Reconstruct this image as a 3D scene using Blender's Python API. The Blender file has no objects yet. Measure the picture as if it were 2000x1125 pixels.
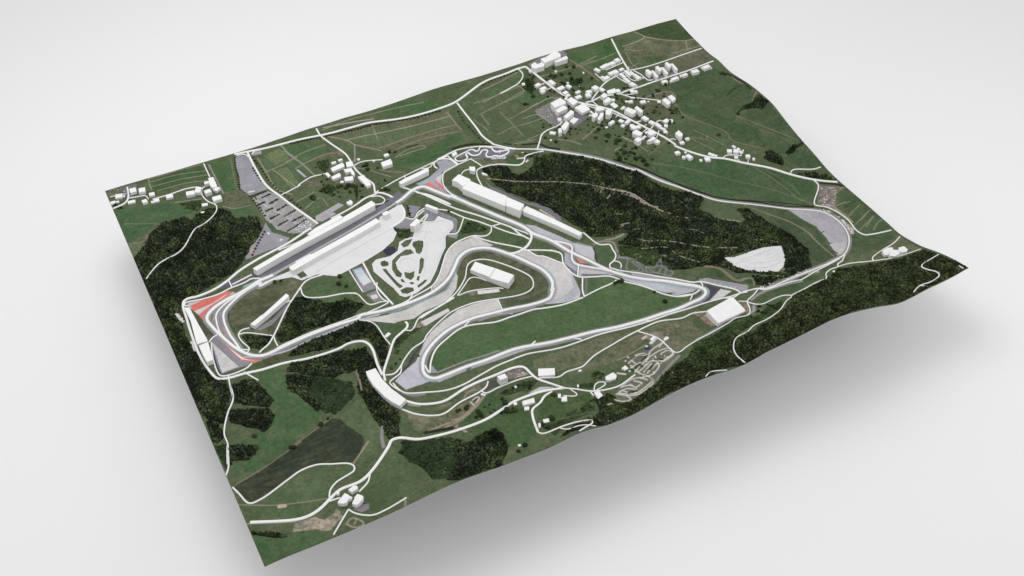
# A circuit and its village as a floating relief map sheet in a white studio.
import bpy, bmesh, math, random, json
import numpy as np
SX, SY = 13.8676, 10.0          # size of the map sheet
FPX = 2280.42                   # focal length in pixels of a 2000 px wide frame
RC = np.array([[0.8869565,0.46174955,0.00977349],[-0.32838556,0.61562018,0.71636214],[0.32476314,-0.63859153,0.6976602]])
TC = np.array([-8.3193157,-1.9830319,23.8635656])
def smooth_profile(pts, n=401):
    pts = np.array(pts, float); t = np.linspace(0, 1, n)
    y = np.interp(t, pts[:,0], pts[:,1])
    k = np.exp(-0.5*(np.arange(-12, 13)/5.0)**2); k /= k.sum()
    yp = np.pad(y, 12, mode='reflect', reflect_type='odd'); y = np.convolve(yp, k, 'valid')
    y[0] = pts[0,1]; y[-1] = pts[-1,1]
    return t, y
def make_height(E, bumps):
    top = smooth_profile(E['top']); bot = smooth_profile(E['bottom']); rig = smooth_profile(E['right'])
    def H(x, y):
        u = np.clip(np.asarray(x, float)/SX, 0, 1); v = np.clip(-np.asarray(y, float)/SY, 0, 1)
        h = (1-v)*np.interp(u, *top) + v*np.interp(u, *bot) + u*np.interp(v, *rig)
        win = np.minimum(1, 6*u*(1-u)*1.2)*np.minimum(1, 6*v*(1-v)*1.2)
        b = 0
        for cx, cy, sx, sy, a in bumps:
            b = b + a*np.exp(-((x-cx)/sx)**2-((y+cy)/sy)**2)
        return h + win*b
    return H
EDGES = {"top":[[0.0,0.0],[0.03,0.003],[0.063,-0.003],[0.095,-0.017],[0.149,-0.021],[0.197,-0.031],[0.229,-0.035],[0.268,-0.011],[0.298,0.004],[0.319,0.027],[0.341,0.012],[0.38,0.031],[0.414,0.008],[0.466,0.025],[0.536,0.083],[0.619,0.048],[0.653,0.055],[0.696,0.061],[0.727,0.094],[0.774,0.075],[0.814,0.032],[0.838,0.029],[0.867,0.047],[0.915,0.02],[0.957,0.03],[1.0,0.0]],"bottom":[[0.0,0.0],[0.02,0.019],[0.047,0.0],[0.074,-0.014],[0.107,-0.016],[0.146,-0.016],[0.184,0.035],[0.233,0.087],[0.259,0.04],[0.29,-0.012],[0.325,-0.033],[0.355,-0.077],[0.378,0.004],[0.399,0.002],[0.42,-0.086],[0.442,-0.138],[0.471,-0.131],[0.499,-0.049],[0.519,0.009],[0.546,0.061],[0.582,0.034],[0.619,-0.066],[0.631,-0.064],[0.657,0.031],[0.691,0.072],[0.726,0.114],[0.758,0.174],[0.785,0.167],[0.821,0.065],[0.852,-0.048],[0.879,-0.192],[0.894,-0.196],[0.926,-0.107],[0.961,-0.101],[1.0,0.0]],"right":[[0.0,0.0],[0.064,-0.093],[0.112,-0.134],[0.145,-0.162],[0.184,-0.116],[0.228,-0.172],[0.308,-0.055],[0.343,-0.044],[0.39,-0.053],[0.459,-0.237],[0.504,-0.329],[0.546,-0.389],[0.589,-0.483],[0.629,-0.518],[0.663,-0.514],[0.731,-0.508],[0.796,-0.512],[0.823,-0.536],[0.883,-0.392],[0.925,-0.204],[0.963,-0.078],[1.0,0.0]]}
BUMPS = [[7.7,2.7,1.9,0.9,0.16],[2.0,2.4,1.1,1.3,0.1],[4.2,7.6,1.6,1.2,0.08],[11.0,6.8,2.4,1.2,0.1],[4.9,4.8,2.0,1.2,-0.06],[9.2,1.0,2.2,0.8,-0.05]]
# All coordinates below are millimetres on the map sheet: x from the left edge, y from the upper edge.
LINES = [
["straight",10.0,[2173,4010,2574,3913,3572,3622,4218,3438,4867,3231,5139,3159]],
["track",11.0,[5098,3170,5219,3141,5628,2955,5792,2969,5925,3158,6160,3491,6157,3459,6471,3921,6752,4335,7088,4868,7170,5126,7381,5458,7587,5919,7759,6220,7925,6561,8049,6761,8259,6979,8445,7115,8788,7349,9084,7646,9276,7837,9336,7949,9306,8031,9181,8091,8918,8087,8437,8082,7867,8109,7386,8053,6903,7899,6440,7791,6162,7757,5798,7725,5143,7716,4494,7724,4058,7757,3850,7758,3755,7695,3720,7566,3760,7423,3865,7230,4053,7038,4330,6853,4657,6707,5014,6651,5437,6700,5894,6691,6328,6740,6551,6758,6675,6744,6847,6558,6765,6629,6866,6495,6914,6358,6918,6220,6895,6045,6748,5735,6535,5367,6270,5043,6080,4947,5853,4927,5612,5037,5427,5229,5207,5449,4959,5585,4565,5708,4102,5755,3672,5744,3259,5706,3257,5745,2834,5738,2310,5735,1775,5790,1558,5831,1394,5840,1253,5787,1118,5650,1004,5450,869,5058,794,4780,760,4580,793,4473,953,4332,1236,4220,1549,4158,1957,4025,2133,4014,2215,4003]],
["pitlane",8.0,[1075,5601,1046,5322,1017,5098,1029,4708,1088,4521,1224,4386,1586,4176,1958,4082,1882,4156,2154,4112,2354,4097]],
["ribbon",6.0,[1568,4167,1406,4211,1086,4365,951,4502,905,4649,876,4971,918,5187]],
["link",9.0,[7135,4964,7147,5088,7091,5220,6961,5336,6812,5390,6643,5389,6523,5344]],
["chicane",7.0,[7395,5483,7680,5761,7634,5886,7512,6091,7502,6204,7546,6296,7897,6608,8049,6761]],
["kart",6.0,[6739,2610,6727,2502,6814,2454,7026,2439,7156,2434,7208,2590,7258,2566,7341,2476,7415,2535,7515,2644,7503,2769,7541,2845,7796,2897,7775,2949,7664,3005,7515,2995,7447,2929,7369,2933,7297,2873,7322,2783,7398,2722,7387,2642,7308,2621,7234,2694,7150,2707,7060,2632,7038,2492,6973,2521,6967,2639,6907,2683,6772,2648,6739,2610]],
["road",9.0,[2722,46,2998,83,3409,161,4060,238,4589,331,5277,379,5682,385,6240,529,6724,621,7237,658,7598,628,8465,253,8743,195,9127,182,9442,146,9648,158]],
["road",9.0,[9648,158,9755,595,9873,1155,9948,1585,9882,1590,10044,1893,10328,2197,10506,2427,10607,2742,10681,3094,10806,3459,10920,3739,11116,4200,11083,4192,11295,4426,11661,4704,12002,4841,12381,5100,12690,5359,13041,5732,13419,6063,13612,6216,13811,6358]],
["road",5.0,[9455,121,9468,377,9254,583,8979,668,8711,726]],
["road",7.5,[12002,74,11885,647,11777,1231]],
["road",5.0,[11780,1226,12089,1266,12771,1258,13237,1241,13817,1206]],
["road",6.5,[11769,1244,11385,1295,10979,1462,10683,1704,10367,1951]],
["road",4.0,[10996,1028,11031,1375]],
["road",4.0,[11300,996,11811,918]],
["road",7.0,[10202,1981,10360,1998,10604,1944,11067,1993,11221,1954,11677,1921,12147,1877,12516,1858,13052,1861,13745,1799]],
["road",5.0,[10067,1925,10166,2116,10279,2280,10415,2438,10492,2622,10559,2854,10753,3212,10859,3212]],
["road",4.5,[11077,2013,11206,2155,11242,2201,11504,2372,11766,2605]],
["road",3.5,[11120,2083,11389,2104]],
["road",6.0,[8378,3082,8562,2851,8728,2638,8902,2540,9215,2484,9380,2371]],
["road",4.0,[10856,3579,11184,3363,11271,3343,11301,3379]],
["road",4.0,[10827,3885,11025,3674]],
["road",3.0,[10771,3417,10899,3379]],
["road",3.0,[11029,4026,11146,4006,11221,4053]],
["road",3.0,[10444,2838,10593,2748]],
["road",4.0,[10653,3605,10831,3519]],
["road",4.0,[10347,1985,10369,2199]],
["road",3.5,[9664,860,9768,852]],
["road",3.5,[9667,1087,9820,1059]],
["road",5.0,[11881,1279,11948,1492,11948,1702,11959,1789,12081,1806]],
["road",3.5,[11642,1271,11634,1570,11695,1683]],
["road",3.5,[11403,1303,11461,1671]],
["road",3.0,[11943,4791,12098,4746,12397,4855]],
["road",3.5,[12381,5100,12469,5006]],
["road",4.5,[13051,5718,13155,5653,13248,5662,13605,5814,13779,5831]],
["road",5.5,[13408,6077,13413,6221,13303,6354,12932,6728,13093,6876,13206,7125,13243,7428,13191,7733,13247,7904,13411,7974,13636,8036,13796,8075]],
["road",7.5,[7665,656,7655,1446,7577,2089,7609,2468,7616,2545,7797,2796,7961,2928]],
["road",5.5,[6521,2263,6890,2239,7088,2308,7333,2441,7604,2671,7816,2859,8367,3091,8538,3161,8981,3498,9423,3921,9928,4474,9960,4476,10214,4925,10495,5318,10774,5706,10975,5927,11311,6114,11739,6295,12180,6470,12389,6591,12764,6828,12927,6978,13024,7209,13035,7511,12943,7791,12796,7990,12553,8155,12235,8212,11615,8371,10882,8502,10351,8529,10203,8429,9862,8354,9668,8385,9514,8291]],
["road",5.0,[9603,8330,9878,8358,9983,8400]],
["road",5.0,[12553,8172,12395,8284,12230,8333,12207,8408]],
["road",4.5,[12417,8191,12135,8263,11542,8456,11052,8616,11032,8609,10274,8533,10203,8429]],
["road",4.5,[13773,8912,13533,8857,13138,8760,12862,8644,12788,8607,12444,8419,12207,8408,11934,8459,11691,8604,11634,8699,11563,8747]],
["road",4.5,[12862,8644,12893,8564,13255,8450,13563,8410,13805,8321]],
["road",5.0,[11508,8753,11227,8819,10871,8924,10551,8972]],
["road",4.5,[10551,8972,10511,9015,10380,9046,10091,9211,9743,9286,9456,9289,9258,9364,9020,9371,8843,9537,8766,9725,8771,9971]],
["road",4.5,[10551,8972,10449,8884,10277,8852,9986,8849,9892,8780,9809,8628]],
["road",4.5,[10201,8439,10029,8531,9819,8615,9754,8769,9661,8912,9585,8961,9347,8893,9206,8924,8954,8946,8526,8984,8122,9116,7941,9188,7863,9166,7839,8649,7619,8302]],
["road",4.0,[9690,8523,9819,8615]],
["road",5.0,[13807,9314,13361,9364,13310,9423,13337,9582,13390,9705,13359,9813,13110,9877,12850,9848,12654,9912]],
["road",3.0,[12850,9848,12950,9941]],
["road",4.0,[13781,9835,13789,9948]],
["road",3.5,[8383,9979,8119,9909,8028,9925,7935,9975]],
["road",5.5,[7133,5607,7307,5732,7402,5865,7372,5963,7313,6112,7375,6553,7660,6721,7895,6815,8016,6936,8088,7056,8340,7281,8495,7462,8582,7595,8806,7814,9011,7908,9142,7929,9256,7904]],
["road",4.5,[8826,7820,9069,7930,8969,8010]],
["road",5.0,[8058,6625,8178,6750,8316,6846,8529,6981,8989,7416,9253,7687,9370,7732,9603,7972,9843,8234,9870,8352]],
["road",4.5,[9370,7732,9376,7815,9309,7897]],
["road",6.0,[7372,6558,7542,6294]],
["road",6.0,[7437,6632,7254,6957,7223,7085]],
["road",5.0,[7206,7074,7515,7049,7898,7010,7982,6972]],
["road",5.5,[8082,5534,8220,5940,8417,6008,8392,6154,8367,6319,8249,6453,8093,6534,8058,6625]],
["road",4.5,[8230,6463,8313,6530,8309,6617,8243,6705]],
["road",4.0,[7885,8116,8008,8185]],
["road",5.0,[9671,8338,9399,8271,8970,8191,8524,8136,8018,8170,7559,8149,6954,8007,6477,7952,6323,7944,5680,7893,5258,7915,4933,7915,4645,7978,4220,8073,3909,8073,3581,7986,3237,7847,3166,7685,3144,7546]],
["road",4.0,[6562,7842,6666,7940]],
["road",4.5,[3237,7847,3145,7688,3097,7505,3158,7468,3358,7384,3455,7207,3791,6913,4049,6810,4167,6689,4567,6430,4851,6294,5196,6278,5515,6318,5774,6345,6371,6398,6546,6312,6620,6109,6548,5887,6205,5406,6040,5265,5829,5215,5665,5290,5454,5606,5173,5855,4963,5962,4741,6054,4236,6197,4035,6406,3960,6453,3871,6387]],
["road",5.0,[3102,7311,3247,7356,3356,7294,3455,7207]],
["road",5.0,[5766,6361,5707,6670]],
["road",4.0,[5141,5968,5347,5966,5563,5992,5937,6070,6010,6117]],
["road",4.0,[5124,5958,5376,5766,5524,5650,5620,5643,5708,5698,5812,5813]],
["road",7.0,[5049,5971,4744,6047,4250,6212]],
["road",8.0,[3970,6182,3979,6262,3919,6350,3792,6423,3621,6525,3494,6676,3362,6867,3214,7068,3099,7244,3049,7434]],
["road",4.5,[3189,5774,3400,5936,3450,6072,3459,6205,3456,6415,3477,6642]],
["road",9.0,[3058,7279,3079,7022,3149,6627,3142,6464,3100,6361,3019,6300,2826,6260,2616,6297,2115,6258,1643,6164,1251,6147,950,6105,682,6094,508,6033,446,5856,390,5396,400,4895,444,4334,478,4005,528,3903,620,3869,756,3895,1077,3864,1385,3758,1671,3611,2012,3500,2733,3326,3257,3114,3318,3102]],
["road",5.0,[2530,3428,3047,3349,3261,3257]],
["road",7.0,[3773,2986,3977,2938,4347,2832,4635,2706,4884,2684]],
["road",4.5,[4727,2715,4890,2783,4946,2947,4868,3036,4707,2993]],
["road",7.5,[4850,2621,4976,2723,5050,2834,5110,2975]],
["road",7.0,[4564,73,4561,338,4657,668,4812,1153,4812,1461,4806,1783,4871,2100,4941,2341,4858,2647]],
["road",4.5,[4807,1597,4999,1548,5427,1714]],
["road",4.5,[3139,1825,3609,1672,3547,1681,3888,1527,4175,1565]],
["road",9.0,[2992,100,2966,749,2988,1388,3122,1883,3278,2387,3487,3015]],
["road",4.0,[3160,106,3050,214]],
["road",4.5,[2751,102,2927,150,2963,260]],
["road",5.0,[2054,59,2045,279,2037,559]],
["road",6.5,[434,104,375,427,268,585,-12,646]],
["road",4.0,[364,469,576,512,691,543,721,682]],
["road",4.5,[788,724,1123,726,1493,698,1707,751,1795,839]],
["road",4.5,[1926,787,1795,839,1723,1046,1766,1327,1869,1519,1818,1736,1641,1904,1455,1999,1299,2036,946,2453,788,2563,392,2686,59,2990]],
["road",3.5,[41,248,362,303]],
["road",5.0,[4895,2628,5386,2503,5855,2386,6312,2318,6652,2296,6417,2268,6650,2260,6885,2250]],
["road",4.0,[6312,2318,6182,2437,6014,2393]],
["road",4.0,[5576,2546,5621,2413]],
["road",5.5,[6297,2569,6274,2457,6323,2350,6470,2304,6624,2411,6669,2584,6684,2711]],
["road",5.0,[6652,2296,6707,2717]],
["road",4.5,[7006,2728,6677,2727,6348,2783,6189,3079,6182,3342,6278,3551]],
["road",3.5,[6988,2727,7089,3085]],
["road",4.0,[6618,3043,6714,2976,6850,3008]],
["road",5.0,[6844,3571,6880,3251,6957,3107,7127,3110,7388,3195,7791,3397,7921,3345,8024,3208,8213,3183,8473,3183]],
["road",5.5,[5595,3083,5788,3245,6070,3677,5382,2755,5710,3217,5890,3507,6137,3853,6457,4192,6751,4576,6889,4781,6935,4972,7045,5224]],
["road",5.0,[5776,3698,5925,3792,6163,4099,6390,4327,6552,4535]],
["road",5.0,[6552,4535,6496,4646,6394,4703,6262,4679,6133,4600,5704,4649,5429,4834,5259,5045,5039,5317,4819,5496,4379,5627,4125,5702,3467,5720]],
["road",4.5,[6163,4099,5838,4421,5670,4375]],
["road",4.0,[6552,4535,6751,4576]],
["road",4.5,[6584,4568,6825,4904,7006,5115]],
["road",4.0,[6889,4781,7094,5088]],
["road",5.0,[6125,4616,6355,4875,6825,5365,6987,5692,7062,5736,7310,6117]],
["road",5.0,[6823,5413,7302,5712,7133,5607]],
["road",4.0,[4804,5505,4742,5655]],
["road",4.5,[5090,3632,5221,3764,5376,3633,5547,3572]],
["road",4.0,[5522,3783,5373,3901,5295,3863]],
["road",9.0,[5158,3266,5149,3475,5050,3643,4916,3704,4706,3753]],
["road",7.0,[3869,4401,3861,5032,3946,5660]],
["road",4.5,[3554,4491,3568,5129]],
["road",4.5,[3912,4989,3825,5179,3835,5460,3900,5563]],
["road",4.5,[3306,5055,3447,5133,3549,5494,3793,5507,3900,5563,3277,5714]],
["road",4.5,[4385,5565,4240,5691,4070,5779]],
["road",5.0,[3046,4398,2831,4389,2686,4428,2564,4524]],
["road",5.0,[2564,4524,2540,4731,2584,4815,2836,4942,3235,5027,3441,5108]],
["road",5.5,[2564,4524,2169,4899,1708,5461,1550,5622,1429,5681,1349,5737]],
["road",5.0,[1708,5461,1689,5630,1696,5727]],
["road",4.5,[1386,5084,1247,5072,1165,5138,1144,5203,1158,5345,1219,5587,1061,5521]],
["road",4.5,[1157,5164,1259,5159,1693,5445]],
["road",3.5,[1221,5582,1157,5654]],
["road",5.0,[1582,5819,1704,5761,2223,5689,2854,5687,3281,5684,3222,5694]],
["road",4.5,[2302,4761,2138,4772,1568,5090]],
["road",4.5,[828,4994,704,5041,625,5124]],
["road",5.0,[563,4064,498,4021,531,3962,827,4004,1135,4014,1404,3960,1685,3945,1808,3906,1977,3975]],
["road",5.0,[1426,3772,1425,3969]],
["road",5.0,[1452,3888,1863,3807]],
["road",5.0,[664,5142,586,5461,548,5904,577,5995,701,6032,898,6024,1046,5992,1150,5926]],
["road",5.0,[961,6073,1120,6361]],
["road",5.0,[689,6041,634,6339,606,6576,648,6279,613,6569,411,6881,234,7268,220,7519,89,7902,206,7527,85,7970,-2,8105]],
["road",5.5,[23,8375,75,8542,161,8801,359,8803,839,8626,1106,8533,1380,8538,1585,8630,1839,8749,1896,8834,1868,8928,1755,8962,1514,9022,1374,9132,1316,9258]],
["road",10.0,[56,9143,379,9297,693,9417,892,9442,1099,9398,1340,9271,1528,9188,1866,9185,2084,9092,2559,8740,2631,8660,2770,8679,3039,8873,3434,8958,3827,8968,4246,8942,4554,8861,4851,8772,5160,8788,5751,8883]],
["road",5.5,[1282,9322,1470,9339]],
["road",5.5,[2067,9110,1980,9249,1771,9371]],
["road",5.0,[1500,9611,1553,9719,1776,9889,2026,9899,2381,9860]],
["road",5.0,[1500,9611,1323,9765,1119,9948]],
["road",8.5,[3181,8014,3306,8142,3435,8214,3748,8280,4218,8159,4777,8092,5206,8091,5367,8156,5403,8332,5443,8499,5625,8720,5785,8901]],
["road",5.5,[3045,8140,3213,8350,3412,8486,3628,8539,3993,8411,4425,8331,4586,8260,4659,8166]],
["road",4.5,[4448,8327,4494,8402,4743,8367,5064,8363,5400,8419]],
["road",5.0,[5485,8501,5831,8586,6026,8515,6359,8517,6411,8499,6651,8395,7084,8350,7619,8302,8152,8245,8597,8319,8819,8310,9051,8425]],
["road",6.0,[5720,8856,5951,8987,6159,9154,6443,9263,6639,9301,6980,9246]],
["road",4.5,[6206,9167,6286,9051,6378,9007,6464,9048,6473,9114,6382,9147,6235,9173]],
["road",5.0,[6138,9153,6132,9272]],
["road",4.0,[5853,8948,5893,9123,5834,9150,5646,9064]],
["road",8.0,[5525,8901,5353,8941,5214,9041,5035,9099,4954,9257,4862,9612]],
["road",5.0,[4862,9612,4909,9677,5195,9718,5663,9778,5776,9803,5769,9858,5453,9958]],
["road",3.5,[5195,9718,5299,9829,5517,9848,5643,9884,5768,9960]],
["road",6.0,[3811,7387,3812,7592,3929,7381,4145,7115,4441,6938,4867,6774,5429,6938,5788,6895,6261,6864,6422,6913,6819,7035,7190,7081]],
["road",5.0,[4867,6774,5023,6679]],
["road",5.0,[5706,7731,5883,7629]]
]
SLABS = [
["paddock",[[1968,4091,2164,4086,2506,4037,2573,4063,3240,3902,4551,3532,4633,3394,4864,3295,5130,3234,5155,3447,5075,3627,4925,3696,4761,3749,4772,3935,4632,4095,4335,4250,3868,4389,3274,4544,2959,4341,2646,4362,2510,4203],[2610,4180,2751,4142,2784,4295,2644,4309]]],
["driving_area",[[5697,3868,5819,4014,5898,4099,5891,4188,5820,4285,5599,4425,5473,4692,5296,4869,5034,5181,4819,5397,4453,5562,4226,5572,4152,5489,4131,5282,3960,4690,4010,4491,4121,4415,4404,4445,4597,4370,4719,4173,4860,4143,5017,4159,5082,4069,5373,3901,5552,3975],[4153,4553,4196,4504,4263,4508,4312,4577,4289,4645,4241,4662,4162,4636],[4725,4237,4843,4181,4985,4203,4880,4305,4818,4338,4729,4331],[4960,4283,5072,4295,5151,4352,5094,4476,5008,4586,4947,4617,4902,4563,4924,4465,4916,4353],[4396,4566,4550,4475,4745,4399,4845,4433,4864,4544,4725,4545,4597,4524,4431,4644,4399,4820,4427,4961,4367,5048,4303,4987,4304,4778],[4483,4937,4570,4996,4676,4986,4599,5133,4506,5191,4442,5081],[4892,4747,4949,4713,4967,4785,4870,4961,4750,5099,4712,5083,4817,4902],[4339,5084,4386,5106,4389,5212,4334,5174],[4444,5240,4506,5241,4543,5294,4474,5313],[4662,5143,4718,5145,4641,5266,4604,5234],[4557,5379,4757,5285,4798,5304,4720,5367,4551,5442],[4220,5357,4354,5331,4460,5396,4449,5480,4298,5509,4212,5452],[4134,4702,4200,4706,4214,4881,4257,5144,4308,5284,4229,5312,4203,5218,4166,4940]]],
["motocross_area",[[10108,7436,10271,7530,10532,7556,10932,7546,11180,7575,11365,7603,11203,7955,11016,8129,10829,8217,10529,8099,10285,7908,10133,7694]]]
]
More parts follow.
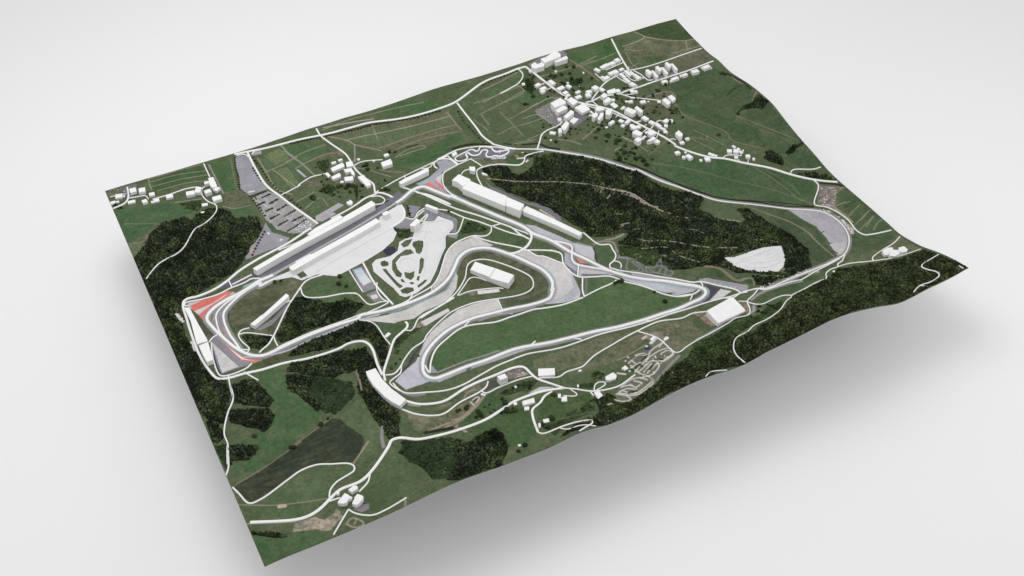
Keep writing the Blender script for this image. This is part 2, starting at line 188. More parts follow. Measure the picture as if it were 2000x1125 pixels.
PAINT = [
["pa",[94,108,76],0,[12348,8346,13484,8352,13807,8294,13819,8870,13148,8725,12764,8549]],
["pa",[66,98,62],0,[-49,599,299,709,1167,1036,1419,1494,1331,1564,710,1568,458,1697,172,1799,-19,1875,-66,1379]],
["pa",[118,120,98],0,[-31,1851,317,1914,268,2102,131,2381,-41,2392]],
["pa",[140,108,95],0,[330,1775,441,1761,418,1931,336,1995,278,1929]],
["pa",[128,108,102],0,[-20,-2,427,25,328,238,-13,172]],
["pa",[64,94,56],0,[900,35,2054,44,1973,620,956,499,866,415]],
["pa",[68,100,60],0,[2179,136,2593,139,2421,1195,2109,1236]],
["pa",[112,108,88],0,[2128,1248,2421,1195,2563,1837,2061,1774,2020,1531]],
["pa",[68,98,60],0,[2108,1843,2493,1844,2540,2317,2033,2153]],
["pb",[150,146,160],0,[2718,119,2982,192,2960,759,2977,1482,2568,1534,2472,1179,2567,807,2641,430]],
["pb",[158,155,162],0,[3112,93,3288,148,3240,287,3058,252]],
["pb",[152,148,146],0,[2668,1626,2946,1548,3142,1860,3487,3008,3201,3167,2960,3088,2837,2994,2716,2829,2631,2489]],
["pb",[150,146,158],0,[2570,2538,2588,2879,2840,3174,2700,3316,1888,3375,1954,3181,2426,2769]],
["pb",[70,100,64],0,[2590,2546,2706,2599,2725,2869,2974,3112,2919,3140,2684,2923,2573,2727]],
["pa",[72,102,64],0,[3734,352,4235,467,4534,786,4210,861,3905,1018,3689,1146,3512,969]],
["pa",[78,104,68],0,[3248,333,3595,321,3753,695,3267,839,3109,879]],
["pa",[76,104,68],0,[3295,896,3728,763,3765,1029,3539,1653,3365,1644]],
["pa",[84,104,70],0,[3150,901,3262,920,3391,1572,3197,1726,3155,1575]],
["pa",[125,112,98],0,[4447,948,4778,985,4779,1230,4587,1218]],
["pa",[118,106,94],0,[3724,1577,4027,1662,4009,1899,3739,1796]],
["pa",[74,100,66],0,[3406,2064,3764,2045,3973,2426,3651,2660,3467,2406]],
["pa",[86,104,72],0,[3271,1922,3739,1796,3925,1933,4348,2437,3973,2426,3784,2055,3421,2149]],
["pa",[106,104,82],0,[4689,452,5260,416,5992,500,7370,824,7340,1330,7299,1857,6050,1541,5424,1238]],
["pa",[88,106,72],0,[4718,507,5704,571,6583,927,7299,1084,7282,1341,6177,1253,5453,1168,5024,746]],
["pa",[66,100,58],0,[6470,5,7173,392,7498,555,7103,599,6705,542,6278,439,6008,222,6196,29]],
["pa",[66,98,58],0,[5641,1792,6347,1734,7247,1638,7225,2011,6755,2129,6330,2275,5531,2163]],
["pa",[74,92,62],0,[4842,1687,5249,2015,5662,2315,5411,2443,5014,2572,4969,2330]],
["pb",[165,164,168],0,[3533,2759,4092,2575,4162,2697,3893,2787,3550,2962,3484,2891]],
["pb",[160,158,166],0,[3618,2841,3867,2733,3926,2883,3563,2988]],
["pa",[78,104,66],0,[8437,553,8995,437,9414,199,9433,364,9262,529,8743,683,8276,873]],
["pa",[66,100,58],0,[8741,928,9202,840,9219,570,9409,689,9801,1285,9560,1532,8764,1082]],
["pa",[66,100,56],0,[10685,314,10840,273,11988,24,11969,208,11887,684,11793,840,11312,829,10783,605]],
["pa",[66,92,54],0,[9550,264,9711,282,9814,644,9838,910,9276,938,9283,569]],
["pa",[74,94,60],0,[9886,589,10737,685,10924,1190,10635,1313,10373,1022,9955,814]],
["pa",[62,86,50],0,[12679,51,13872,-24,13885,825,13627,790,13285,635,13008,451,12802,264]],
["pa",[110,112,86],0,[12116,490,12778,302,12982,456,13618,804,13738,835,13858,1112,13254,1218,12013,1138,11965,851]],
["pa",[74,98,62],0,[12035,847,12517,944,12957,1182,12385,1155,12031,1146]],
["pa",[108,104,86],0,[12285,1315,12805,1278,13794,1243,13839,1719,13164,1765,12738,1795,12907,1401]],
["pa",[66,92,60],0,[12085,2046,12887,1979,13611,1983,13640,2342,13806,2741,13835,3132,13504,3652,12156,2875,12262,2389]],
["pa",[88,96,70],0,[11823,2204,12101,2317,12086,2863,11519,3338,11403,2901,11563,2413]],
["pa",[66,92,60],0,[12249,2383,13774,3367,13496,3664,13001,3825,12715,3969,12956,4076,13561,4931,13774,5416,13862,5893,13397,5677,12959,4894,12405,4436,11947,3256,12038,2841]],
["pa",[76,98,66],0,[11816,3358,12429,4307,12317,4474,11771,4546,11590,4072,11562,3647]],
["pa",[64,88,58],0,[12958,3888,13795,3827,13846,4620,13878,5275,13796,5042,13301,4493]],
["pa",[64,94,60],0,[10064,4307,10516,4445,11237,4609,11943,4824,13061,5668,13388,6194,12944,6689,11852,6151,11179,5916,10688,5435,10285,4815]],
["pa",[72,98,62],0,[9743,3952,10615,4286,10516,4445,10209,4507,9872,4182]],
["pb",[170,167,177],0,[12352,6608,12924,6916,13062,7239,13009,7583,12880,7875,12587,8118,12418,8110,12432,7969,12524,7642,12543,7263,12427,6947]],
["pb",[190,186,188],0,[12467,7785,12769,7885,12789,7963,12587,8118,12437,8103]],
["pa",[150,130,122],0,[13406,6270,13686,6387,13872,6582,13587,6654,13286,6925,13268,7264,13235,7094,13162,6902,12965,6721,13230,6457]],
["pa",[68,90,62],0,[11943,6431,12330,6600,12406,6938,12484,7305,12427,7766,12418,8127,11989,8239,11732,8067,11845,7285,11641,6818]],
["pa",[70,96,62],0,[13565,6682,13827,6638,13872,7313,13867,7995,13662,8010,13274,7876,13277,7531,13376,7129]],
["pa",[70,94,62],0,[13004,7797,13126,7785,13244,7914,13771,8078,13827,8271,13416,8305,13013,8261,12587,8187,12771,8021]],
["pa",[205,200,190],0,[12923,6846,13094,6987,13181,7371,13150,7652,13045,7781,13006,7726,13096,7442,13065,7165]],
["pb",[158,158,170],0,[5697,2797,6015,2746,6345,2572,6382,2337,6573,2353,6666,2642,6671,2737,6343,2792,6176,3119,6276,3553,6471,3857,6105,3501,5900,3211]],
["pb",[190,188,192],0,[6116,2850,6348,2753,6194,3055,6204,3346,6125,3200]],
["pb",[222,110,98],0,[5828,2887,5968,2876,6036,3207,6092,3323,6006,3298,5896,3061]],
["pb",[222,110,98],0,[6060,2865,6113,2922,6153,3143,6122,3311,6094,3110]],
["pb",[150,178,182],0,[5736,2818,6005,2769,5928,2882,5800,2893]],
["pb",[130,150,165],0,[6237,3392,6413,3687,6440,3833,6329,3709,6198,3473]],
["pb",[112,110,126],0,[6825,2428,7046,2394,7271,2513,7590,2697,7796,2897,7982,2936,7712,3058,7423,3025,7209,2845,6985,2573,6810,2566]],
["pb",[190,190,198],0,[7368,2933,7663,3055,7604,3120,7338,2993]],
["pa",[138,118,105],0,[7025,2702,7167,2878,7589,3149,7538,3247,7273,3121,7105,3052]],
["pa",[66,96,58],0,[7617,3144,7862,3066,8025,3147,7910,3317,7808,3363,7542,3239]],
["pa",[90,98,76],0,[8075,3053,8277,3160,8482,3263,8164,3372,7922,3390]],
["pb",[118,116,124],0,[6958,3444,7008,3641,7173,3903,7331,4174,7476,4371,7711,4491,7900,4877,7850,5124,7744,4979,7674,4652,7449,4421,7161,4022,6969,3717]],
["pb",[176,174,184],0,[7154,4836,7309,4960,7490,5261,7749,5678,8050,5928,7919,6319,7914,6076,7695,5816,7511,5665,7354,5420]],
["pb",[196,193,190],0,[6128,4608,6363,4977,6247,4993,5985,4898,5721,4955,5508,5107,5289,5372,5111,5503,4784,5619,4836,5481,5046,5299,5360,4878,5527,4723,5706,4644]],
["pb",[200,196,192],0,[3250,5803,3685,5862,4089,5880,4613,5795,5006,5726,5210,5585,5357,5399,5355,5497,5191,5769,4974,5937,4736,6013,4403,6064,4138,6167,3941,6123,3767,6126,3478,5949]],
["pb",[190,188,196],0,[5232,5539,5392,5324,5363,5410,5180,5673,4954,5835,5075,5677]],
["pb",[198,194,192],0,[6587,5359,6826,5409,7014,5687,7178,6047,7007,6270,6912,6008,6764,5706]],
["pb",[200,197,196],0,[7061,5739,7309,6119,7345,6311,7290,6619,7227,6916,7142,7043,6845,6990,6515,6829,6756,6667,6890,6488,6941,6352,6952,6159,6931,5979]],
["pb",[176,178,192],0,[7345,6311,7290,6619,7199,6964,6943,7023,6542,6822,6714,6805,6972,6846,7171,6745]],
["pb",[200,196,192],0,[5772,6348,5691,6643,5351,6646,5033,6611,4672,6673,4350,6807,4066,7006,3869,7210,3750,7427,3687,7659,3531,7732,3516,7583,4073,6800,4275,6637,4630,6435,4961,6297,5403,6314]],
["pb",[186,184,196],0,[4097,6746,3886,7218,3739,7452,3698,7636,3801,7771,3284,7783,3198,7513,3371,7399,3713,7230,3967,6942]],
["pb",[188,187,194],0,[7729,5718,7847,5728,8048,5938,8011,6127,7920,6365,7798,6156,7668,5912]],
["pb",[168,166,178],0,[7482,5853,7548,5953,7468,6145,7507,6302,7387,6491,7342,6274,7341,6105]],
["pb",[186,184,190],0,[7565,6307,7821,6532,7964,6701,8028,6838,7406,6541]],
["pb",[222,120,108],0,[7511,5627,7634,5734,7611,5820,7509,5674]],
["pb",[222,120,108],0,[7595,6084,7666,6129,7722,6327,7598,6248]],
["pb",[180,182,192],0,[8098,6843,8441,7123,8770,7381,9148,7738,9251,7841,9134,7871,8828,7784,8611,7554,8356,7258,8144,7048]],
["pb",[150,200,200],0,[8115,6694,8255,6868,8404,7025,8258,7022,8109,6865]],
["pb",[78,76,94],0,[9418,7849,9618,8045,9259,8195,8937,8172,8767,8102,9136,8088,9333,8049]],
["pb",[200,198,196],0,[9616,8066,9762,8213,9438,8289,9273,8210]],
["pb",[158,156,168],0,[9306,7609,9426,7614,10105,8236,10017,8359,9907,8322,9821,8165,9390,7706]],
["pb",[160,158,168],0,[8361,6856,8682,7133,9125,7586,9311,7788,9106,7615,8634,7208,8349,6954]],
["pa",[78,100,66],0,[8645,7538,8898,7750,8755,7709,8640,7584]],
["pb",[200,190,186],0,[589,3959,1133,4007,1408,4065,1435,4110,1149,4219,876,4367,740,4549,627,4246,543,4047]],
["pb",[224,106,92],0,[595,4067,923,4013,1301,4005,1419,4065,953,4185,613,4239]],
["pb",[206,202,198],0,[613,4239,953,4185,1327,4056,1069,4211,665,4358]],
["pb",[224,106,92],0,[658,4361,918,4231,1273,4092,1417,4070,1154,4205,894,4375,773,4479,719,4616]],
["pa",[76,84,64],0,[572,4156,619,4274,715,4630,805,4992,639,5079,590,4845]],
["pb",[140,190,186],0,[724,4634,760,4682,822,4939,787,4923]],
["pb",[140,190,186],0,[1638,4010,1839,3985,1761,4024,1578,4063]],
["pb",[138,134,146],0,[656,5087,797,4988,850,5043,956,5466,1063,5749,1325,5917,1159,5939,887,5927,608,5946,573,5810,605,5449]],
["pb",[200,198,198],0,[674,5126,767,5436,916,5897,617,5916,635,5609]],
["pb",[224,112,98],0,[790,5009,855,5091,982,5508,1069,5729,1157,5823,1342,5925,1203,5925,1014,5778,931,5543]],
["pb",[232,220,214],0,[833,5096,970,5546,1061,5754,1216,5885,1022,5753,939,5517]],
["pb",[124,118,118],0,[958,4499,1107,4416,1014,4680,1008,4921,959,5140,922,4941,917,4695]],
["pb",[222,120,106],0,[931,4848,1000,4872,991,5200,949,5111]],
["pb",[222,120,106],0,[870,4519,921,4519,890,4621,837,4626]],
["pb",[200,188,180],0,[955,4866,978,4877,986,5152,968,5114]],
["pa",[80,90,64],0,[1356,4351,1652,4218,2135,4179,2594,4342,2563,4482,2329,4707,1712,5381,1238,5091,1097,5024,1111,4726,1197,4521]],
["pa",[62,92,58],0,[1075,4647,1171,4539,1111,4726,1150,5049,1115,5093,1087,4928]],
["pb",[130,126,138],0,[1447,5168,1829,5043,2219,4775,2236,4846,1784,5174,1563,5218]],
["pa",[70,98,60],0,[2603,4584,2848,4453,3259,4521,3508,4502,3549,4836,3473,5077,3246,4993,2849,4901,2596,4774]],
["pa",[74,98,62],0,[2572,4861,3097,5062,3448,5159,3500,5246,3225,5285,2814,5126]],
["pb",[138,134,146],0,[3606,4479,3811,4468,3897,4980,3830,5114,3577,5144,3576,5039]],
["pb",[196,200,206],0,[3629,4504,3779,4502,3824,4917,3638,4968]],
["pb",[168,195,214],0,[3629,4504,3762,4505,3763,4637,3646,4653]],
["pb",[136,132,142],0,[3594,5209,3831,5163,3814,5465,3662,5465]],
["pb",[206,203,200],0,[3656,5268,3776,5270,3778,5369,3663,5385]],
["pb",[138,136,150],0,[5274,3326,5496,3497,5250,3698,5145,3639,5242,3504]],
["pb",[140,138,148],0,[4794,3737,5085,3639,5225,3753,5035,3960,4785,3783]],
["pb",[134,132,144],0,[5542,3580,5792,3765,6012,4060,5994,4145,5861,4371,5709,4441,5876,4192,5829,3990,5705,3848,5559,3956,5380,3881]],
["pb",[150,148,158],0,[5659,4347,5883,4425,5778,4543,5648,4420]],
["pa",[70,96,60],0,[6198,4124,6516,4509,6428,4683,6150,4564,5792,4563,5902,4386]],
["pa",[68,96,60],0,[6561,4565,6821,4911,7007,5159,6829,5312,6383,4819,6492,4653]],
["pa",[88,92,68],0,[5725,5187,5937,5233,6405,5707,6616,6116,6535,6266,6135,6226,5336,5987,5448,5711]],
["pa",[76,88,64],0,[5553,5158,5834,4963,6252,5077,6719,5790,6859,6106,6873,6383,6703,6607,6365,6672,5822,6609,5803,6333,6367,6406,6571,6288,6642,6067,6227,5362,6062,5219,5852,5167,5630,5287,5424,5570]],
["pb",[210,208,204],0,[5512,6000,5930,6084,5909,6169,5483,6105]],
["pa",[150,130,112],0,[5313,5942,5526,5972,5483,6105,5340,6073]],
["pa",[60,60,78],0,[4353,4233,4437,4207,4580,4249,4564,4335,4466,4403,4345,4368]],
["pa",[72,80,70],0,[8135,6106,8227,6098,8307,6151,8299,6270,8186,6333,8105,6302]],
["pa",[72,100,62],0,[8113,5996,8208,5962,8374,6020,8360,6292,8134,6419,7942,6410,7930,6265]],
["pb",[132,130,142],0,[8365,6365,8603,6466,8626,6550,8493,6523,8491,6486,8380,6424]],
["pa",[74,104,62],0,[7503,6664,7972,6849,8339,7285,8531,7486,8806,7818,9018,7937,8959,7991,8358,8020,7864,8040,7201,7979,6643,7757,6047,7601,6404,6946,6812,7049,7228,7098]],
["pa",[74,104,62],0,[3873,7570,3973,7350,4170,7105,4436,6946,4856,6794,5424,6946,5776,6917,6597,6992,6194,7719,5171,7661,4537,7635,3948,7632]],
["pb",[150,150,160],0,[3922,7416,3934,7481,3948,7632,3891,7621,3808,7598]],
["pb",[206,202,200],0,[4209,6302,4819,6170,4824,6256,4381,6404,4231,6447]],
["pa",[156,130,115],0,[4042,6386,4257,6292,4279,6438,4101,6448]],
["pa",[150,125,110],0,[3667,6261,3763,6288,3727,6420,3680,6381]],
["pa",[70,98,62],0,[3527,6035,3755,6153,3953,6194,3899,6318,3616,6483,3488,6586,3502,6300]],
["pa",[74,100,64],0,[3367,6973,3687,6712,4230,6547,4562,6438,4601,6354,4253,6592,3968,6748,3746,6869,3450,7168,3240,7272,3204,7163]],
["pa",[124,120,98],0,[3096,8202,3285,8408,3658,8559,3995,8447,4410,8360,4502,8427,3812,8830,3483,8850,3129,8757,3028,8539]],
["pa",[120,118,96],0,[4166,8091,4639,8153,4455,8270,3914,8358,3660,8466,3492,8395,4149,8299]],
["pb",[128,112,112],0,[5041,8119,5305,8150,5370,8355,5095,8304,4973,8249]],
["pa",[215,180,150],0,[5163,8215,5321,8243,5323,8361,5155,8311]],
["pb",[90,80,84],0,[4663,8190,4797,8176,4780,8294,4530,8329]],
["pb",[178,176,182],0,[5148,8730,5400,8698,5625,8798,5359,8813]],
["pa",[108,110,86],0,[5609,8025,6296,7993,6946,8047,7606,8288,7095,8334,6661,8379,6421,8483,6067,8400,5823,8438,5533,8408,5531,8171]],
["pa",[112,108,88],0,[6561,8474,7112,8380,7718,8332,7739,8482,7412,8632,6917,8703,6483,8682,6158,8629,5994,8528,6393,8531]],
["pa",[112,112,90],0,[7640,8307,8150,8288,8614,8354,8727,8852,8396,8982,7949,9145,7861,8618]],
["pa",[150,132,120],0,[7619,8451,8022,8481,8363,8403,8400,8491,7913,8716,7723,8651]],
["pa",[66,92,52],0,[5138,9137,5153,8992,5380,8887,5652,8978,5891,9165,6128,9208,5944,9625,5547,9683,5033,9598,5008,9377]],
["pa",[66,94,54],0,[3812,8830,4672,8752,4970,9064,4837,9429,4838,9657,4557,9761,4193,9686,4311,9217,3886,9259,3867,9052]],
["pa",[66,96,58],0,[3801,8853,4210,8598,4502,8427,4687,8477,4847,8779,4500,8845]],
["pb",[104,108,90],0,[7052,8847,7492,8794,7878,8663,7917,9225,7250,9584,7121,9579,6583,9746,6348,9495,6622,9331,7020,9220]],
["pa",[165,125,105],0,[8790,8329,8935,8328,9076,8401,9008,8570,9013,8867,8959,8777,8851,8557]],
["pa",[165,125,108],0,[9686,8501,9814,8593,9793,8688,9641,8908,9574,8852,9675,8682]],
["pa",[84,98,66],0,[9781,8803,10058,8950,10364,8995,10088,9127,9734,9179,9550,9107]],
["pa",[60,84,50],0,[8461,9045,8932,8981,9333,8917,9635,8995,9496,9240,9105,9322,8886,9434,8601,9442,8451,9323]],
["pa",[66,92,58],0,[9980,8667,10304,8629,10961,8571,11491,8584,11487,8715,10680,8912,10285,8782,10033,8791]],
["pa",[66,90,56],0,[9262,7648,9731,7464,9936,7679,9996,8028,10246,8170,10186,8288,9929,8053,9646,7739]],
["pa",[66,98,58],0,[1193,6175,1670,6234,1506,6697,1645,7185,1856,7565,1293,7939,468,8237,125,8064,216,7550,991,7401,1135,7204,1165,6892]],
["pa",[74,84,58],0,[1337,5926,1629,5893,1803,5918,1792,6119,1534,6166,1312,6117]],
["pa",[52,64,48],0,[468,8237,1118,8006,1935,7714,2056,7807,2277,8378,1939,8783,1436,8520,1079,8529]],
["pa",[52,64,48],0,[81,8364,999,8051,1320,7936,2262,8404,1930,8767,1388,8511,1113,8506,360,8788,174,8779]],
["pa",[78,104,68],0,[834,8633,1388,8618,1879,8794,1851,8915,1526,8984,1336,9122,988,9173,479,8997,321,8793]],
["pa",[74,100,62],0,[9,8702,188,8849,479,8997,1303,9260,1102,9384,719,9389,19,9075]],
["pa",[170,152,132],0,[602,9611,713,9459,961,9506,1072,9617,1335,9481,1358,9669,1113,9858,883,9715]],
["pa",[66,98,58],0,[8,9333,472,9558,947,9796,1020,10001,494,10016,6,9992]],
["pa",[78,100,64],0,[1742,9339,2545,8769,2644,8829,2791,9457,2630,9815,1878,9874,1719,9737]],
["pb",[135,128,134],0,[1592,9568,1830,9658,1791,9751,1670,9761,1575,9660]],
["pa",[84,106,70],0,[2065,7785,2624,7541,2624,7734,2586,8297,2399,8740,1897,8888,2300,8418]],
["pb",[132,126,122],0,[9087,1640,9454,1535,9799,1440,9836,1818,9503,2407,9229,2496,9116,2261,9040,1878]],
["pb",[118,110,120],0,[9792,2189,10012,2488,9708,2620,9516,2706,9414,2564]],
["pb",[132,126,138],0,[9740,107,9910,69,10553,-76,10720,17,10733,170,10563,299,10092,289,9750,208]],
["pa",[112,108,98],0,[4331,1374,4928,1475,4646,2230,4319,2027,4225,1776]],
["pb",[122,120,128],0,[12085,1733,12776,1738,12718,1894,12239,1841]],
["pb",[120,112,118],0,[397,56,623,55,608,285,359,470,296,280]],
["pa",[84,90,64],0,[9640,493,9833,686,10017,1501,9893,1719,9507,1054,9476,721]],
["pa",[80,84,62],0,[10573,2833,11080,3033,11252,3425,11283,3702,10760,3994,10363,3511]],
["pa",[92,92,72],0,[11106,2319,11380,2566,11642,2829,11595,3096,11361,3257,11142,2936]],
["ln",[150,146,154],9.0,[8379,3068,8550,3139,8992,3478,9435,3902,9940,4457,9972,4459,10227,4907,10509,5299,10789,5687,10993,5907,11330,6092,11760,6272,12201,6449,12407,6573,12782,6811,12945,6961,13043,7192,13053,7495,12960,7775,12812,7976,12569,8141,12254,8194,11638,8349,10902,8482,10368,8512]],
["pb",[112,112,122],0,[1803,4003,1973,3822,2912,3586,4684,3043,5298,2847,5338,3032,4935,3126,4612,3466,4562,3389,3311,3710,2717,3873,2566,3928,2188,4008]],
["pb",[96,96,108],0,[1230,3840,1411,3741,1880,3810,1976,3906,1638,3955,1421,3970]],
["ln",[150,136,116],1.6,[916,143,1462,153,2023,301]],
["ln",[150,136,116],1.6,[884,306,1457,331,2036,449]],
["ln",[150,136,116],1.6,[960,481,1522,505,1973,620]],
["ln",[150,136,116],1.8,[890,30,863,256,856,410]],
["ln",[150,136,116],1.6,[902,28,1452,27,2026,58]],
["ln",[150,146,150],2.2,[2143,138,2134,623,2120,1200]],
["ln",[120,115,96],2.0,[2603,144,2487,765,2421,1195,2586,1764,2613,2369]],
["ln",[150,142,132],2.0,[1172,1019,1676,1155]],
["ln",[150,136,116],2.0,[1987,1643,2157,1831,2481,1879]],
["ln",[130,112,94],2.0,[106,1212,710,1568,467,1664]],
["ln",[150,138,120],2.5,[3121,388,3130,890,3143,1612,3351,1886]],
["ln",[150,138,120],2.2,[3150,901,3505,846,3865,756]],
["ln",[150,146,150],3.0,[3706,218,3734,480,3828,859,3732,494,3893,1052,3987,1511]],
["ln",[150,138,120],2.0,[3275,885,3514,1724]],
["ln",[150,138,120],2.0,[3627,785,4032,679,4533,663]],
["ln",[150,138,120],2.0,[3708,1095,4032,1006,4393,961,4585,974]],
["ln",[176,190,206],4.0,[3729,1168,3795,1447]],
["ln",[160,150,138],2.2,[4611,334,5024,746,5100,931,5521,1366]],
["ln",[160,150,138],2.0,[4990,706,5860,806,7290,993]],
["ln",[150,138,120],1.6,[5690,483,5621,949]],
["ln",[150,138,120],1.8,[5508,1276,6192,1219,6948,1269,7311,1336]],
["ln",[150,138,120],1.8,[5636,1508,6368,1402,7219,1585]],
["ln",[150,138,120],2.0,[7332,847,7325,1582]],
["ln",[160,155,155],2.0,[5100,931,4898,1458]],
["ln",[150,138,120],1.8,[5714,1737,5997,1606,6391,1637,6403,1723,6100,1719,5812,1742]],
["ln",[150,138,120],1.8,[4842,1687,5051,1898,5188,2100,5343,2315]],
["ln",[150,138,120],1.6,[5249,2015,5428,2173,5662,2315]],
["ln",[150,138,120],1.6,[3324,2161,3776,2013]],
["ln",[150,138,120],1.6,[3435,2431,3834,2233,3870,2573]],
["ln",[165,158,158],3.5,[4726,101,5104,173,5582,251,5799,286]],
["ln",[150,140,122],1.8,[4678,161,5387,103,6396,173,7003,298]],
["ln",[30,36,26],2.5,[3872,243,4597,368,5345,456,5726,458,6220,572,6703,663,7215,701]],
["ln",[150,138,120],2.0,[8359,463,8936,349,9388,249]],
["ln",[150,138,120],1.8,[8665,1035,9223,881,9180,644,8684,717,8208,847]],
["ln",[150,132,112],2.4,[9793,603,10161,633,10765,599,11355,453]],
["ln",[150,132,112],2.2,[10689,347,10780,572,10872,868,10927,1295]],
["ln",[150,132,112],1.8,[10788,672,11842,534]],
["ln",[160,142,124],3.0,[12126,399,12410,379,12744,320,12794,277,12661,44]],
["ln",[160,142,124],2.4,[12794,277,13003,458,13280,643,13627,790,13885,825]],
["ln",[160,142,124],2.0,[13627,790,13485,1113]],
["ln",[160,142,124],1.8,[12101,516,12407,682]],
["ln",[150,140,112],1.6,[12075,634,11989,995,12016,1206]],
["ln",[160,142,124],1.8,[13111,1085,13876,1120]],
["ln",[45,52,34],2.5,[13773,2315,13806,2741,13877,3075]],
["ln",[150,138,116],1.6,[13759,2462,13743,2889,13839,3004]],
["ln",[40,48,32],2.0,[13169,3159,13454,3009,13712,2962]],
["ln",[150,138,116],1.6,[13531,3616,13845,3334]],
["ln",[150,146,148],2.6,[8831,1543,9285,1426,9614,1358,9843,1512]],
["ln",[150,146,148],2.0,[8678,1831,9042,1837,9136,2481]],
["ln",[150,140,120],2.0,[8956,2948,9191,3167,9301,3326]],
["ln",[150,140,120],1.8,[9420,3187,9783,3016,10030,2909]],
["ln",[160,150,130],3.5,[10197,3532,10302,3760]],
["ln",[140,130,108],2.0,[10302,3760,10440,4147]],
["ln",[120,110,82],3.0,[10424,4239,10822,4092,11058,3984]],
["ln",[150,140,130],2.0,[11555,2293,12200,2350,12191,2578]],
["ln",[160,145,125],2.0,[9829,3824,9986,3796]],
["ln",[130,118,90],2.0,[11951,2923,11893,3337,12090,3695,12453,4177,12442,4381,12907,4835]],
["ln",[130,118,90],2.0,[11590,4072,11865,4217,11987,4316]],
["ln",[130,118,90],2.0,[11892,4223,11989,4124]],
["ln",[130,125,95],1.6,[12911,3865,13184,4203,13660,4792,13793,5003]],
["ln",[120,115,85],1.6,[10373,4475,11121,4968,11708,5440,12351,5844,12740,6349,12891,6667]],
["ln",[120,115,85],1.8,[12414,5147,12627,5671,12742,6143,12758,6445,12913,6679]],
["ln",[110,112,80],1.4,[12646,5427,12872,5969,12872,6376]],
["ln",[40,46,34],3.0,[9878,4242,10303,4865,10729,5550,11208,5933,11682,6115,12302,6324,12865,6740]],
["ln",[140,125,100],2.6,[11789,6629,12080,6917,12273,7288,12280,7637,12309,7917,12338,8091]],
["ln",[150,132,118],2.2,[13505,6362,13357,6604,13125,6806]],
["ln",[60,70,100],3.0,[13126,6608,13244,6585]],
["ln",[60,70,100],3.0,[13211,6769,13340,6715]],
["ln",[190,190,196],3.0,[13542,6424,13631,6456]],
["ln",[150,138,116],1.5,[13474,7528,13809,7391]],
["ln",[150,138,116],1.5,[13445,7735,13778,7564]],
["ln",[150,138,116],1.5,[13515,7886,13690,7774,13862,7733]],
["ln",[150,138,116],1.5,[13368,6929,13644,6971]],
["ln",[160,140,120],2.5,[13246,6904,13290,7237,13298,7505]],
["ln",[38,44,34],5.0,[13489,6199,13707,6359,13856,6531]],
["ln",[56,60,80],2.0,[12533,7454,12591,7450]],
["ln",[220,214,150],5.0,[12567,8023,12591,8026]],
["ln",[60,66,96],3.0,[12467,7768,12505,7788]],
["ln",[60,66,96],3.5,[12413,7960,12455,8062]],
["ln",[170,165,168],8.0,[10384,8524,10601,8569,11360,8416,11611,8446]],
["ln",[150,148,156],5.0,[9917,8620,10159,8559,10481,8593,11054,8652]],
["ln",[160,158,166],5.0,[9612,8929,9749,8909,9831,8800]],
["ln",[150,148,156],4.0,[9269,8906,8862,8915,8469,8966]],
["ln",[150,148,158],4.5,[9406,7682,9662,7890,10071,8284]],
["ln",[140,126,108],2.5,[9665,7442,9885,7634,9919,7877,10012,8068,10203,8098]],
["ln",[140,126,108],2.5,[9695,7443,9795,7517,9920,7702,9973,7953,10032,8048,10163,8075,10270,8136,10264,8232,10203,8299]],
["ln",[175,158,136],2.4,[8977,6122,9153,6304,9324,6393,9534,6576,9831,6893,10051,7093]],
["ln",[175,158,136],2.4,[10173,7174,10487,7346]],
["ln",[165,150,128],2.2,[8923,6392,9087,6489,9240,6563,9350,6645]],
["ln",[165,150,128],2.2,[9372,6787,9413,6954,9535,7149,9642,7290]],
["ln",[165,150,128],3.5,[8423,5853,8583,5881,8818,5867]],
["ln",[150,138,122],4.5,[8121,5898,8265,5865,8506,5967,8452,6222]],
["ln",[165,150,128],2.0,[8868,5615,9085,5676]],
["ln",[165,150,128],2.0,[9052,5856,9171,5910]],
["ln",[165,150,128],2.0,[9960,6392,10084,6513,10167,6695]],
["ln",[165,150,128],2.0,[9991,5993,10158,6132]],
["ln",[165,150,128],1.6,[8839,5664,8940,5664,8780,5763]],
["ln",[165,150,128],2.4,[7041,3428,7241,3578,7536,3784,7947,3963,8377,4111,8780,4313,8940,4440,9123,4617,9292,4770,9570,5065]],
["ln",[165,150,128],2.2,[9021,4879,9124,4835,9249,4799,9227,4704,9076,4609,8978,4688]],
["ln",[175,160,140],3.6,[9281,4733,9527,4975,9627,5238,9703,5492,9803,5581]],
["ln",[175,160,140],2.8,[9352,4921,9530,5099,9597,5329,9684,5481,9836,5735,9937,5861]],
["ln",[165,150,128],2.0,[8938,5312,9062,5403]],
["ln",[165,150,128],2.0,[9970,5971,10147,6135]],
["ln",[165,150,128],2.4,[10954,7304,11201,7373,11390,7485]],
["ln",[165,150,128],2.0,[10960,8189,11212,8210]],
["ln",[165,150,128],2.0,[10596,6321,10748,6519,11017,6704]],
["ln",[140,126,100],2.4,[11467,6247,11779,6617,12109,6931,12253,7291,12273,7711]],
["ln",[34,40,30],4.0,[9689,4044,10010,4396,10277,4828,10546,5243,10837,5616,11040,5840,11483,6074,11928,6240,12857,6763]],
["ln",[132,130,142],2.0,[8530,6503,8346,6781,8498,6875,8589,6848,8556,6622,8592,6604,8641,6805,8587,6950,8427,6830]],
["ln",[132,130,142],2.0,[8597,6517,8733,6856,8841,6959,9066,6836,8983,6987,9016,7146,9072,7251,8995,7315,8817,7113,8653,6983,8708,6876]],
["ln",[132,130,142],2.0,[8717,6881,8817,7113,8991,6993,8890,6958,9044,7064,8923,7217]],
["ln",[150,148,152],4.0,[9130,6774,9197,6825]],
["ln",[132,130,142],3.0,[8466,6158,8424,6352,8350,6430]],
